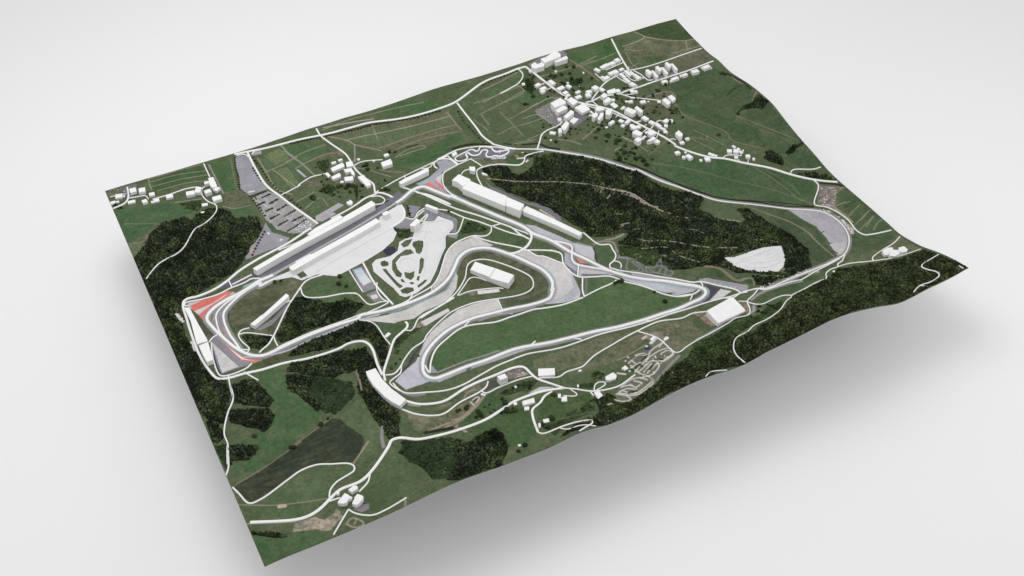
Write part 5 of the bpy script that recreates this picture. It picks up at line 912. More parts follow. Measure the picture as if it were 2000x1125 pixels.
["house","house","mid-sized white house, seventh from the left just below the village main street","houses below the main village street",[["body",42,0,[10388,3025,10432,3130,10513,3097,10470,2991]]]],
["house","house","mid-sized white house, eighth from the left just below the village main street","houses below the main village street",[["body",42,0,[10337,3211,10376,3280,10445,3241,10406,3172]]]],
["house","house","larger white house, ninth from the left just below the village main street","houses below the main village street",[["body",63,0,[10489,3230,10633,3165,10604,3101,10460,3166]]]],
["house","house","larger white house, tenth from the left just below the village main street","houses below the main village street",[["body",74,0,[10479,3370,10549,3407,10591,3330,10521,3292]]]],
["house","house","largest white house, eleventh from the left just below the village main street","houses below the main village street",[["body",74,0,[10489,3492,10604,3487,10599,3364,10485,3368]]]],
["house","house","small white house, twelfth from the left just below the village main street","houses below the main village street",[["body",32,0,[10498,3839,10644,3776,10623,3727,10477,3790]]]],
["house","house","mid-sized white house, rightmost just below the village main street","houses below the main village street",[["body",32,0,[10691,3697,10831,3677,10821,3607,10681,3627]]]],
["house","house","larger white house, leftmost on the road east of the village","houses east along the road",[["body",52,0,[10951,4470,11056,4480,11064,4392,10959,4382]]]],
["house","house","larger white house, second from the left on the road east of the village","houses east along the road",[["body",42,0,[11229,4222,11326,4231,11333,4152,11236,4143]]]],
["house","house","mid-sized white house, third from the left on the road east of the village","houses east along the road",[["body",52,0,[11019,4599,11081,4632,11115,4570,11053,4537]]]],
["house","house","smallest white house, fourth from the left on the road east of the village","houses east along the road",[["body",32,0,[11183,4480,11227,4474,11221,4422,11177,4427]]]],
["house","house","mid-sized white house, fifth from the left on the road east of the village","houses east along the road",[["body",42,0,[11414,4152,11502,4160,11508,4090,11421,4082]]]],
["house","house","largest white house, sixth from the left on the road east of the village","houses east along the road",[["body",63,0,[11149,4690,11252,4667,11221,4530,11118,4553]]]],
["house","house","small white house, seventh from the left on the road east of the village","houses east along the road",[["body",32,0,[11359,4761,11413,4790,11442,4736,11388,4706]]]],
["house","house","larger white house, eighth from the left on the road east of the village","houses east along the road",[["body",42,0,[11487,4812,11598,4838,11625,4717,11514,4692]]]],
["house","house","mid-sized white house, ninth from the left on the road east of the village","houses east along the road",[["body",32,0,[11665,4615,11741,4733,11800,4696,11725,4577]]]],
["house","house","small white house, rightmost on the road east of the village","houses east along the road",[["body",32,0,[11763,4705,11793,4759,11847,4729,11817,4675]]]],
["house","house","larger white house, leftmost around the short lane farther east","houses around the short right lane",[["body",52,0,[12120,4703,12213,4752,12263,4659,12170,4609]]]],
["house","house","mid-sized white house, second from the left around the short lane farther east","houses around the short right lane",[["body",42,0,[12344,4644,12396,4638,12386,4550,12334,4556]]]],
["house","house","largest white house, third from the left around the short lane farther east","houses around the short right lane",[["body",63,0,[12240,4752,12332,4821,12400,4729,12308,4661]]]],
["house","house","mid-sized white house, fourth from the left around the short lane farther east","houses around the short right lane",[["body",42,0,[12179,4892,12249,4930,12282,4868,12212,4830]]]],
["house","house","mid-sized white house, fifth from the left around the short lane farther east","houses around the short right lane",[["body",42,0,[12400,4725,12452,4719,12444,4649,12391,4655]]]],
["house","house","smallest white house, sixth from the left around the short lane farther east","houses around the short right lane",[["body",21,0,[12234,4955,12265,4971,12277,4948,12246,4932]]]],
["house","house","larger white house, seventh from the left around the short lane farther east","houses around the short right lane",[["body",42,0,[12388,4830,12458,4822,12448,4735,12378,4743]]]],
["house","house","small white house, eighth from the left around the short lane farther east","houses around the short right lane",[["body",32,0,[12470,4767,12501,4784,12522,4745,12491,4729]]]],
["house","house","larger white house, ninth from the left around the short lane farther east","houses around the short right lane",[["body",52,0,[12424,4969,12510,5015,12555,4929,12470,4884]]]],
["house","house","small white house, rightmost around the short lane farther east","houses around the short right lane",[["body",42,0,[12529,5072,12576,5097,12605,5043,12558,5018]]]],
["hut","hut","mid-sized white hut, leftmost around the camping ground","huts by the camping ground",[["body",21,0,[6226,8609,6286,8612,6288,8572,6228,8569]]]],
["hut","hut","smallest white hut, second from the left around the camping ground","huts by the camping ground",[["body",21,0,[6934,9116,6961,9130,6975,9104,6948,9090]]]],
["hut","hut","mid-sized white hut, third from the left around the camping ground","huts by the camping ground",[["body",21,0,[7507,8751,7543,8770,7557,8743,7521,8724]]]],
["hut","hut","largest white hut, fourth from the left around the camping ground","huts by the camping ground",[["body",21,0,[7707,8664,7821,8626,7802,8569,7688,8607]]]],
["hut","hut","larger white hut, rightmost around the camping ground","huts by the camping ground",[["body",21,0,[7915,8763,8014,8748,8006,8698,7907,8713]]]],
["hut","hut","largest white hut, leftmost on the lower circuit slopes","small huts on the lower slopes",[["body",21,0,[3464,6385,3490,6439,3599,6388,3573,6333]]]],
["hut","hut","mid-sized white hut, second from the left on the lower circuit slopes","small huts on the lower slopes",[["body",21,0,[4396,8404,4457,8456,4483,8426,4423,8374]]]],
["hut","hut","smallest white hut, third from the left on the lower circuit slopes","small huts on the lower slopes",[["body",21,0,[4421,9752,4471,9760,4477,9720,4428,9712]]]],
["hut","hut","larger white hut, rightmost on the lower circuit slopes","small huts on the lower slopes",[["body",32,0,[5529,9092,5564,9111,5606,9031,5571,9013]]]]
]
SPECKS = [
[[2668,1626,2946,1548,3142,1860,3487,3008,3201,3167,2960,3088,2837,2994,2716,2829,2631,2489],90,[[200,200,205],[90,90,100],[230,230,230]],1],
[[2997,2922,3330,2815,3410,2970,3324,3079,3113,3161],60,[[220,220,225],[70,80,100],[240,240,240]],2],
[[13406,6270,13686,6387,13587,6654,13266,6914,12965,6721],70,[[90,110,150],[225,225,225],[70,90,90]],2],
[[12923,6846,13094,6987,13181,7371,13150,7652,13045,7781,13096,7442,13065,7165],50,[[240,240,240],[250,235,225],[120,120,125]],2],
[[5041,8119,5305,8150,5370,8355,5095,8304],30,[[235,235,235],[90,90,110]],1],
[[10058,8294,10315,8282,11729,8309,11581,8480,10268,8480],60,[[240,240,240],[90,90,120],[220,215,210]],2],
[[7494,2684,7791,2807,7604,3120,7338,2993],40,[[240,240,245],[200,60,60],[70,110,180]],2],
[[8854,8270,9076,8401,9013,8867,8959,8777],30,[[235,235,235],[110,70,60]],1],
[[6764,9313,7536,8938,7773,9098,7163,9514,6661,9621],60,[[60,78,50],[235,228,215],[70,88,56]],2],
[[-14,-7,425,32,536,562,316,641,-8,428],50,[[230,230,230],[60,60,60],[60,90,130]],1],
[[9244,1615,9602,1643,9415,2126,9179,2220],60,[[220,225,230],[130,150,175],[90,90,100]],2],
[[9528,2507,9968,2458,9518,2667],30,[[220,220,225],[80,80,90]],1],
[[7397,4426,7825,5013,7714,5033,7480,4595],60,[[240,240,240],[190,90,80],[150,160,170]],1],
[[306,4021,466,4103,387,4377,263,4313],20,[[235,235,235],[150,150,150]],2],
[[9406,7682,9958,8180,9718,8170,9431,7792],80,[[225,225,230],[90,90,110]],1]
]
RIDGES = [
[2961,4279,3620,4068,4255,3901,4742,3791],
[5074,4188,5204,4009,5459,3970,5796,4062,5815,4222,5604,4365,5434,4676,5215,4891,4979,5150,4763,5370],
[5203,4317,5447,3997,5633,4004],
[5050,4546,5218,4386,4922,4922,4782,5180],
[4550,4630,4651,4608,4767,4657,4801,4735,4760,4876,4635,4952,4520,4904,4479,4791,4507,4676,4550,4630],
[4054,4573,4073,4739,4129,5183,4182,5470,4323,5553],
[5158,4109,5284,4142,5389,4220],
[10218,7679,10542,7724,10953,7661,11128,7644,11177,7723,11049,7820,10858,7825,10854,7759,11033,7734],
[10474,7819,10752,7898,11055,7918],
[10333,7839,10558,7987,10832,8038,11060,7983],
[10646,7901,11011,7906,11179,7756,11196,7662,10995,7641,10709,7670,10339,7650]
]
TOWERS = [
[["left_slab",120,[12052,1511,12120,1513,12122,1617,12096,1698,12051,1725,12023,1711,12031,1547]],["right_slab",110,[12160,1598,12205,1609,12183,1856,12158,1885,12106,1861,12143,1658]],["connecting_block",105,[12125,1576,12179,1584,12167,1651,12103,1675]]],
[["left_slab",120,[12336,1484,12405,1486,12406,1590,12379,1671,12334,1699,12306,1684,12315,1520]],["right_slab",110,[12441,1575,12487,1586,12463,1834,12438,1863,12385,1839,12425,1635]],["connecting_block",105,[12408,1552,12462,1560,12449,1627,12385,1650]]],
[["left_slab",120,[12620,1450,12689,1452,12690,1557,12662,1638,12616,1666,12588,1651,12598,1486]],["right_slab",110,[12722,1546,12768,1557,12741,1807,12716,1835,12663,1812,12704,1606]],["connecting_block",105,[12689,1521,12743,1529,12730,1597,12665,1621]]]
]
FLOOR_Z = -1.65
WORLD = 0.73
LAMPS = [("key_softbox", (3.0, -0.5, 18), (7.5, -5, -2), 15, 13, 1850), ("fill_softbox", (24, -16, 9), (7, -5, 0), 10, 6, 520)]
random.seed(7); rng = np.random.default_rng(11)
H = make_height(EDGES, BUMPS)
scene = bpy.context.scene
col = scene.collection

# ------------------------------------------------------------------ helpers
def lin(c):
    c = np.array(c, float)/255.0
    return np.where(c <= 0.04045, c/12.92, ((c+0.055)/1.055)**2.4)

def tag(o, label=None, cat=None, group=None, kind=None):
    if label: o['label'] = label
    if cat: o['category'] = cat
    if group: o['group'] = group
    if kind: o['kind'] = kind
    return o

def new_mesh(name, V, F, mat, parent=None, smooth=False):
    me = bpy.data.meshes.new(name); me.from_pydata([tuple(v) for v in V], [], [tuple(f) for f in F])
    me.materials.append(mat)
    if smooth: me.polygons.foreach_set('use_smooth', [True]*len(me.polygons))
    me.update()
    o = bpy.data.objects.new(name, me); col.objects.link(o)
    if parent: o.parent = parent
    return o

def quad_mesh(name, V, Q, mat, smooth=False, colors=None):
    """fast mesh from numpy arrays, quads only"""
    me = bpy.data.meshes.new(name)
    nv, nq = len(V), len(Q)
    me.vertices.add(nv); me.vertices.foreach_set('co', np.ascontiguousarray(V, dtype=np.float32).ravel())
    me.loops.add(nq*4); me.loops.foreach_set('vertex_index', np.ascontiguousarray(Q, dtype=np.int32).ravel())
    me.polygons.add(nq); me.polygons.foreach_set('loop_start', np.arange(nq, dtype=np.int32)*4)
    if smooth: me.polygons.foreach_set('use_smooth', np.ones(nq, dtype=bool))
    me.update(calc_edges=True)
    if colors is not None:
        a = me.color_attributes.new('surface_colour', 'FLOAT_COLOR', 'POINT')
        c = np.ones((nv, 4), np.float32); c[:, :3] = colors
        a.data.foreach_set('color', c.ravel())
    me.materials.append(mat)
    o = bpy.data.objects.new(name, me); col.objects.link(o)
    return o

def pts(f):
    a = np.array(f, float).reshape(-1, 2)/1000.0
    a[:, 1] *= -1
    return a

def resample(p, step=0.035, smooth=True):
    p = np.array(p, float)
    if len(p) > 2 and smooth:                         # centripetal Catmull-Rom
        q = np.vstack([2*p[0]-p[1], p, 2*p[-1]-p[-2]]); out = []
        for i in range(1, len(q)-2):
            a, b, c, d = q[i-1], q[i], q[i+1], q[i+2]
            t0 = 0; t1 = t0+max(np.linalg.norm(b-a), 1e-6)**.5; t2 = t1+max(np.linalg.norm(c-b), 1e-6)**.5; t3 = t2+max(np.linalg.norm(d-c), 1e-6)**.5
            n = max(2, int(np.linalg.norm(c-b)/step)+1)
            for t in np.linspace(t1, t2, n, endpoint=False):
                A1 = (t1-t)/(t1-t0)*a+(t-t0)/(t1-t0)*b; A2 = (t2-t)/(t2-t1)*b+(t-t1)/(t2-t1)*c; A3 = (t3-t)/(t3-t2)*c+(t-t2)/(t3-t2)*d
                B1 = (t2-t)/(t2-t0)*A1+(t-t0)/(t2-t0)*A2; B2 = (t3-t)/(t3-t1)*A2+(t-t1)/(t3-t1)*A3
                out.append((t2-t)/(t2-t1)*B1+(t-t1)/(t2-t1)*B2)
        out.append(p[-1]); return np.array(out)
    out = []
    for b, c in zip(p[:-1], p[1:]):
        n = max(2, int(np.linalg.norm(c-b)/step)+1)
        out += [b+(c-b)*t for t in np.linspace(0, 1, n, endpoint=False)]
    out.append(p[-1]); return np.array(out)

# ------------------------------------------------------------------ materials
def mat_new(name):
    m = bpy.data.materials.new(name); m.use_nodes = True
    nt = m.node_tree; b = nt.nodes['Principled BSDF']
    b.inputs['Roughness'].default_value = 0.9
    b.inputs['Specular IOR Level'].default_value = 0.1
    return m, nt, b

def noise(nt, scale, detail=4, rough=0.6, vec=None):
    n = nt.nodes.new('ShaderNodeTexNoise'); n.inputs['Scale'].default_value = scale
    n.inputs['Detail'].default_value = detail; n.inputs['Roughness'].default_value = rough
    if vec is not None: nt.links.new(vec, n.inputs['Vector'])
    return n

def ramp(nt, src, lo, hi, a=0.0, b=1.0):
    r = nt.nodes.new('ShaderNodeMapRange'); r.inputs['From Min'].default_value = a; r.inputs['From Max'].default_value = b
    r.inputs['To Min'].default_value = lo; r.inputs['To Max'].default_value = hi
    nt.links.new(src, r.inputs['Value']); return r.outputs['Result']

def mult(nt, c, f):
    v = nt.nodes.new('ShaderNodeVectorMath'); v.operation = 'SCALE'
    nt.links.new(c, v.inputs[0]); nt.links.new(f, v.inputs['Scale']); return v.outputs['Vector']

def plaster(name, value, amp=0.03, scale=9):
    m, nt, b = mat_new(name)
    tc = nt.nodes.new('ShaderNodeTexCoord')
    n = noise(nt, scale, 5, 0.6, tc.outputs['Object'])
    rgb = nt.nodes.new('ShaderNodeRGB'); rgb.outputs[0].default_value = (*value, 1)
    nt.links.new(mult(nt, rgb.outputs[0], ramp(nt, n.outputs['Fac'], 1-amp, 1+amp, .3, .7)), b.inputs['Base Color'])
    return m

M_white = plaster('white_card', (0.76, 0.76, 0.757))
M_road = plaster('white_road_card', (0.77, 0.77, 0.765), 0.03, 14)
M_straight_shade = plaster('shaded_straight_card', (0.40, 0.40, 0.41), 0.05, 6)  # road card darkened: shade between the long buildings put into the colour
M_slab = plaster('white_slab_card', (0.63, 0.63, 0.632), 0.035, 5)
M_grey = plaster('grey_card', (0.50, 0.50, 0.50))
M_floor = plaster('studio_floor', (0.80, 0.80, 0.80), 0.004, 0.4)

def attr_material(name, fine, amp, coarse=5, amp2=.1):
    m, nt, b = mat_new(name)
    at = nt.nodes.new('ShaderNodeAttribute'); at.attribute_name = 'surface_colour'
    tc = nt.nodes.new('ShaderNodeTexCoord')
    n1 = noise(nt, fine, 6, 0.7, tc.outputs['Object']); n2 = noise(nt, coarse, 3, 0.5, tc.outputs['Object'])
    c = mult(nt, at.outputs['Color'], ramp(nt, n1.outputs['Fac'], 1-amp, 1+amp, .3, .7))
    c = mult(nt, c, ramp(nt, n2.outputs['Fac'], 1-amp2, 1+amp2, .3, .7))
    nt.links.new(c, b.inputs['Base Color'])
    b.inputs['Specular IOR Level'].default_value = 0.0
    return m
M_ground = attr_material('printed_ground', 14, .12, 1.6, .07)
M_crown = attr_material('foliage', 30, .2)

# ------------------------------------------------------------------ the ground raster, in sheet coordinates
NX, NY = 1641, 1183
gx = np.linspace(0, SX, NX); gy = np.linspace(0, -SY, NY)
GX, GY = np.meshgrid(gx, gy)
CELL = gx[1]

def value_noise(cx, cy, seed):
    r = np.random.default_rng(seed); g = r.random((int(SY*cy)+3, int(SX*cx)+3))
    u = GX*cx; v = -GY*cy; i = u.astype(int); j = v.astype(int); a = u-i; b = v-j
    a = a*a*(3-2*a); b = b*b*(3-2*b)
    return (g[j, i]*(1-a)+g[j, i+1]*a)*(1-b)+(g[j+1, i]*(1-a)+g[j+1, i+1]*a)*b
def fractal(c, seed, n=4, ax=1, ay=1):
    s = 0; w = 0
    for k in range(n):
        s = s+value_noise(c*ax*2**k, c*ay*2**k, seed+k)*0.6**k; w += 0.6**k
    return s/w

WX = GX+(fractal(2.5, 101, 3)-.5)*0.14; WY = GY+(fractal(2.5, 201, 3)-.5)*0.14

def inside(poly, X, Y):
    r = np.zeros(X.shape, bool); n = len(poly)
    for i in range(n):
        x1, y1 = poly[i]; x2, y2 = poly[(i+1) % n]
        if y1 == y2: continue
        c = ((Y < y1) != (Y < y2))
        r ^= c & (X < (x2-x1)*(Y-y1)/(y2-y1)+x1)
    return r
def window(p, pad):
    x0, x1 = p[:, 0].min()-pad, p[:, 0].max()+pad; y0, y1 = p[:, 1].min()-pad, p[:, 1].max()+pad
    i0 = max(0, int(x0/CELL)); i1 = min(NX, int(x1/CELL)+2); j0 = max(0, int(-y1/CELL)); j1 = min(NY, int(-y0/CELL)+2)
    return slice(j0, max(j1, j0)), slice(i0, max(i1, i0))
def poly_mask(p, natural=False):
    m = np.zeros(GX.shape, bool); w = window(p, .15)
    m[w] = inside(p, (WX if natural else GX)[w], (WY if natural else GY)[w]); return m
def line_alpha(p, width, out=None, soft=.012):
    """1 on a line of the given width, fading over `soft`"""
    A = np.zeros(GX.shape, np.float32) if out is None else out
    q = resample(p, .06)
    for a, b in zip(q[:-1], q[1:]):
        w = window(np.array([a, b]), width/2+soft+.01); X = GX[w]-a[0]; Y = GY[w]-a[1]; d = b-a
        t = np.clip((X*d[0]+Y*d[1])/max(d@d, 1e-9), 0, 1)
        D = np.hypot(X-t*d[0], Y-t*d[1])
        A[w] = np.maximum(A[w], np.clip((width/2+soft/2-D)/soft, 0, 1))
    return A

n_big = fractal(.9, 1, 4); n_mid = fractal(4, 11, 4); n_fine = fractal(22, 21, 3); n_hair = rng.random(GX.shape)
streak = fractal(2.2, 31, 4, .35, 6)                 # mowing streaks running along the sheet's long side
GREEN = lin((80, 98, 66))
C = np.empty(GX.shape+(3,)); C[:] = GREEN
NAT = np.ones(GX.shape, bool)
def blend(color, a):
    global C
    C += (color-C)*a[..., None]
asphalt_verge = np.zeros(GX.shape, np.float32)
for kind, w, f in LINES:
    if kind in ('track', 'chicane', 'pitlane', 'ribbon'): line_alpha(pts(f), w/100*.56+.085, asphalt_verge)
for kind, c, w, f in PAINT:
    if kind in ('ln', 'dt'): continue
    m = poly_mask(pts(f), kind == 'pa')
    if kind == 'pa' and c[1] < c[0]*1.12 and c[0] > 90:      # worn, dry ground grades into the turf
        a = np.clip(.25+1.5*(n_mid[m]-.3)+.8*(n_fine[m]-.5), 0, .92)[:, None]
        C[m] += (lin(c)-C[m])*a
    else: C[m] = lin(c)
    NAT[m] = (kind == 'pa')
# patches of dry grass, streaks and mottling of the turf itself
isgreen = (C[..., 1] > C[..., 0]*1.12) & NAT
dry = np.clip((n_mid*.55+n_big*.45-.50)*6, 0, 1)*.32+np.clip((streak-.55)*7, 0, 1)*.22
stroke = fractal(5, 71, 3, .5, 4)*.5+fractal(9, 81, 2, 1, 1)*.5
dry = dry+np.clip((stroke-.54)*10, 0, 1)*.42
dry = np.where(isgreen, dry, 0)
lush = (C[..., 1] > C[..., 0]*1.42)
dry = np.where(lush, dry*.35, dry)
C += (lin((116, 110, 88))-C)*dry[..., None]
C *= (1+np.where(NAT, .55, .12)*(n_fine-.5)+np.where(NAT, .30, .05)*(n_mid-.5)+np.where(NAT, .26, .06)*(n_hair-.5))[..., None]
fleck = isgreen & ~lush & (n_hair > .972) & (n_mid > .46)
C[fleck] += (lin((150, 142, 118))-C[fleck])*.7
# gravel beds: faint raking and tyre marks
hard = ~NAT
C *= (1-np.where(hard, .06, 0)*np.clip((fractal(3, 61, 3, 1, 1)-.5)*4, -1, 1))[..., None]
# asphalt of the straight between the two long buildings and the verges of the track
C += (lin((150, 150, 160))-C)*(asphalt_verge*.75*(~hard | True))[..., None]
FO = np.zeros(GX.shape, bool); fmasks = []
for lab, kind, f in FOREST:
    m = poly_mask(pts(f), True); fmasks.append(m); FO |= m
    base = [(34, 38, 26), (38, 42, 26), (48, 66, 42), (56, 72, 46), (0, 0, 0)][kind]
    if kind < 4: C[m] = lin(base)*(0.75+.5*n_mid[m])[:, None]
keep_clear = np.zeros(GX.shape, np.float32)
for kind, c, w, f in PAINT:
    if kind != 'dt': continue
    q = resample(pts(f), .01, False); step = w/100                  # rows of printed dots: hay bales, tyre stacks
    for x, y in q[::max(1, int(step/.01))]:
        i = int(x/CELL); j = int(-y/CELL); C[j:j+2, i:i+2] = lin(c)
for kind, c, w, f in PAINT:
    if kind != 'ln': continue
    a = line_alpha(pts(f), w/100*(1.35 if w < 3 else 1.1), None, .02)
    dark = sum(c) < 150
    blend(lin(c)*(1.0), a*(.85 if not dark else .9)*np.clip(.62+n_fine, 0, 1))
    if not dark: np.maximum(keep_clear, a, out=keep_clear)
# scattered small marks: parked cars and tyre stacks in the car parks, stones on the dirt
def specks(poly, n, cols, size):
    p = pts(poly); lo = p.min(0); hi = p.max(0); k = 0
    while k < n:
        x, y = lo+(hi-lo)*rng.random(2)
        if not inside(p, np.array([x]), np.array([y]))[0]: k += .2; continue
        k += 1; a = rng.choice([0, 1]); i = int(x/CELL); j = int(-y/CELL); s = size
        di, dj = (s+1, s) if a else (s, s+1)
        C[j:j+dj, i:i+di] = lin(cols[rng.integers(len(cols))])
for f in SPECKS: specks(f[0], f[1], f[2], f[3])
lum = C@np.array([.25, .6, .15])
soil = (C[..., 0] > C[..., 1]*1.04) & (C[..., 0] < C[..., 1]*2.6)
C = lum[..., None]+(C-lum[..., None])*np.where(soil, .55, .78)[..., None]
C *= np.where(hard[..., None], np.array([.905, .90, .895]), np.array([.925, .90, .865]))
C = np.clip(C, 0.004, 0.9)

# ------------------------------------------------------------------ the terrain sheet
Z = H(GX, GY)
V = np.stack([GX, GY, Z], -1).reshape(-1, 3)
idx = np.arange(NX*NY).reshape(NY, NX)
Q = np.stack([idx[:-1, :-1], idx[1:, :-1], idx[1:, 1:], idx[:-1, 1:]], -1).reshape(-1, 4)
terrain = quad_mesh('terrain', V, Q, M_ground, True, C.reshape(-1, 3))
tag(terrain, 'undulating relief sheet printed with fields, gravel beds and woods', 'terrain', kind='structure')
# underside and cut edge of the sheet
st = 12; ii = list(range(0, NX, st))+([NX-1] if (NX-1) % st else []); jj = list(range(0, NY, st))+([NY-1] if (NY-1) % st else [])
TH = 0.012; Vb = [(gx[i], gy[j], float(H(gx[i], gy[j]))-TH) for j in jj for i in ii]; ni = len(ii)
Fb = [(a*ni+b, a*ni+b+1, (a+1)*ni+b+1, (a+1)*ni+b) for a in range(len(jj)-1) for b in range(ni-1)]
rim = [(0, b) for b in range(ni)]+[(a, ni-1) for a in range(1, len(jj))]+[(len(jj)-1, b) for b in range(ni-2, -1, -1)]+[(a, 0) for a in range(len(jj)-2, 0, -1)]
r0 = len(Vb)
for a, b in rim: Vb.append((gx[ii[b]], gy[jj[a]], float(H(gx[ii[b]], gy[jj[a]]))-.0015))
for k in range(len(rim)):
    k2 = (k+1) % len(rim); Fb.append((rim[k][0]*ni+rim[k][1], rim[k2][0]*ni+rim[k2][1], r0+k2, r0+k))
under = new_mesh('terrain_underside', Vb, Fb, M_grey, smooth=False)
under.parent = terrain

# ------------------------------------------------------------------ roads and race track: raised card ribbons
road_mask = np.zeros(GX.shape, np.float32)
def ribbon(name, p, width, lift, mat):
    q = resample(p, .03)
    keep = np.r_[True, np.linalg.norm(np.diff(q, axis=0), axis=1) > 1e-4]; q = q[keep]
    for _ in range(2):
        q[1:-1] = .25*q[:-2]+.5*q[1:-1]+.25*q[2:]
    q[:, 0] = np.clip(q[:, 0], width/2*.3, SX-width/2*.3); q[:, 1] = np.clip(q[:, 1], -SY+width*.15, -width*.15)
    t = np.gradient(q, axis=0); t /= np.maximum(np.linalg.norm(t, axis=1), 1e-9)[:, None]; nrm = np.stack([-t[:, 1], t[:, 0]], -1)
    Lp = q+nrm*width/2; Rp = q-nrm*width/2
    for P in (Lp, Rp): P[:, 0] = np.clip(P[:, 0], 0.002, SX-.002); P[:, 1] = np.clip(P[:, 1], -SY+.002, -.002)
    zl = H(Lp[:, 0], Lp[:, 1]); zr = H(Rp[:, 0], Rp[:, 1]); n = len(q)
    V = np.concatenate([np.c_[Lp, zl+lift], np.c_[Rp, zr+lift], np.c_[Lp, zl-.008], np.c_[Rp, zr-.008]])
    a = np.arange(n-1)
    Q = np.concatenate([np.stack([a+n, a+n+1, a+1, a], -1), np.stack([a, a+1, a+1+2*n, a+2*n], -1), np.stack([a+n+1, a+n, a+3*n, a+3*n+1], -1),
                        np.array([[0, 2*n, 3*n, n], [n-1, 2*n-1, 4*n-1, 3*n-1]])])
    line_alpha(q[::2], width+.03, road_mask)
    return quad_mesh(name, V, Q, mat)
NAMES = dict(track='race_track', pitlane='pit_lane', ribbon='service_lane', link='link_road', chicane='chicane_loop', kart='kart_track', road='road')
NAMES['straight'] = 'start_straight'
LIFT = dict(straight=.0215, track=.022, pitlane=.0185, ribbon=.0175, link=.0205, chicane=.0195, kart=.014, road=.0125)
LAB = dict(straight='ribbon of the start straight with painted-in shade between the two long buildings', track='white raised ribbon of the closed main race track', pitlane='white ribbon joining the pits at the left corner', ribbon='narrow white ribbon inside the last corner',
           link='white bow linking the two parallel track sections', chicane='white s-shaped ribbon crossing the track by the red kerbs', kart='winding white kart track on dark asphalt')
for k, (kind, w, f) in enumerate(LINES):
    o = ribbon(NAMES[kind], pts(f), w/100*(.50 if w > 6 else .47), LIFT[kind]+(k % 11)*.0004, M_straight_shade if kind == 'straight' else M_road)
    if kind == 'road': lab = 'white raised road ribbon on the printed ground'; g = 'white roads and lanes of the sheet'
    else: lab = LAB[kind]; g = None
    tag(o, lab, 'race track' if kind in ('track', 'chicane', 'kart', 'straight', 'pitlane', 'ribbon', 'link') else 'road', g, 'structure')

# ------------------------------------------------------------------ white plateaus, cut from the same raster
def slab(name, rings, lift, mat):
    m = poly_mask(pts(rings[0]))
    for r in rings[1:]: m &= ~poly_mask(pts(r))
    np.maximum(road_mask, m, out=road_mask, casting='unsafe')
    cells = m[:-1, :-1]; J, I = np.nonzero(cells); c = idx
    used = np.zeros(NX*NY, bool)
    q = np.stack([c[J, I], c[J+1, I], c[J+1, I+1], c[J, I+1]], -1); used[q.ravel()] = True
    mp = np.cumsum(used)-1; top = V0[used].copy(); bot = top.copy(); top[:, 2] += lift; bot[:, 2] -= .006; n = len(top)
    faces = [mp[q]]
    pad = np.pad(cells, 1)
    for dj, di, a, b in ((-1, 0, (0, 0), (0, 1)), (1, 0, (1, 1), (1, 0)), (0, -1, (1, 0), (0, 0)), (0, 1, (0, 1), (1, 1))):
        e = cells & ~pad[1+dj:1+dj+cells.shape[0], 1+di:1+di+cells.shape[1]]; j, i = np.nonzero(e)
        A = mp[c[j+a[0], i+a[1]]]; B = mp[c[j+b[0], i+b[1]]]
        faces.append(np.stack([B, A, A+n, B+n], -1))
    return quad_mesh(name, np.concatenate([top, bot]), np.concatenate(faces), mat)
V0 = V
SL = dict(paddock='big white paddock plateau behind the pit building', driving_area='white plateau of the driving centre with round island holes', motocross_area='white wedge shaped motocross plateau in the right forest')
for name, rings in SLABS:
    tag(slab(name, rings, .010, M_slab), SL[name], 'paved area', kind='structure')

# faint raised rims drawn on the white plateaus
def rim_lines(name, L, w, lift, parent_label):
    Vs = []; Qs = []; off = 0
    for f in L:
        q = resample(pts(f), .03); t = np.gradient(q, axis=0); t /= np.maximum(np.linalg.norm(t, axis=1), 1e-9)[:, None]; nr = np.stack([-t[:, 1], t[:, 0]], -1)
        for s in (-1, 1): pass
        A = q+nr*w/2; B = q-nr*w/2; n = len(q); z = H(q[:, 0], q[:, 1])
        Vs += [np.c_[A, z+lift-.004], np.c_[q, z+lift], np.c_[B, z+lift-.004]]
        a = np.arange(n-1)+off
        Qs += [np.stack([a, a+1, a+1+n, a+n], -1), np.stack([a+n, a+1+n, a+1+2*n, a+2*n], -1)]; off += 3*n
    o = quad_mesh(name, np.concatenate(Vs), np.concatenate(Qs), M_slab); tag(o, parent_label, 'paved area', kind='structure'); return o
rim_lines('plateau_ridges', RIDGES, .02, .0165, 'faint low ridges running over the white plateaus')

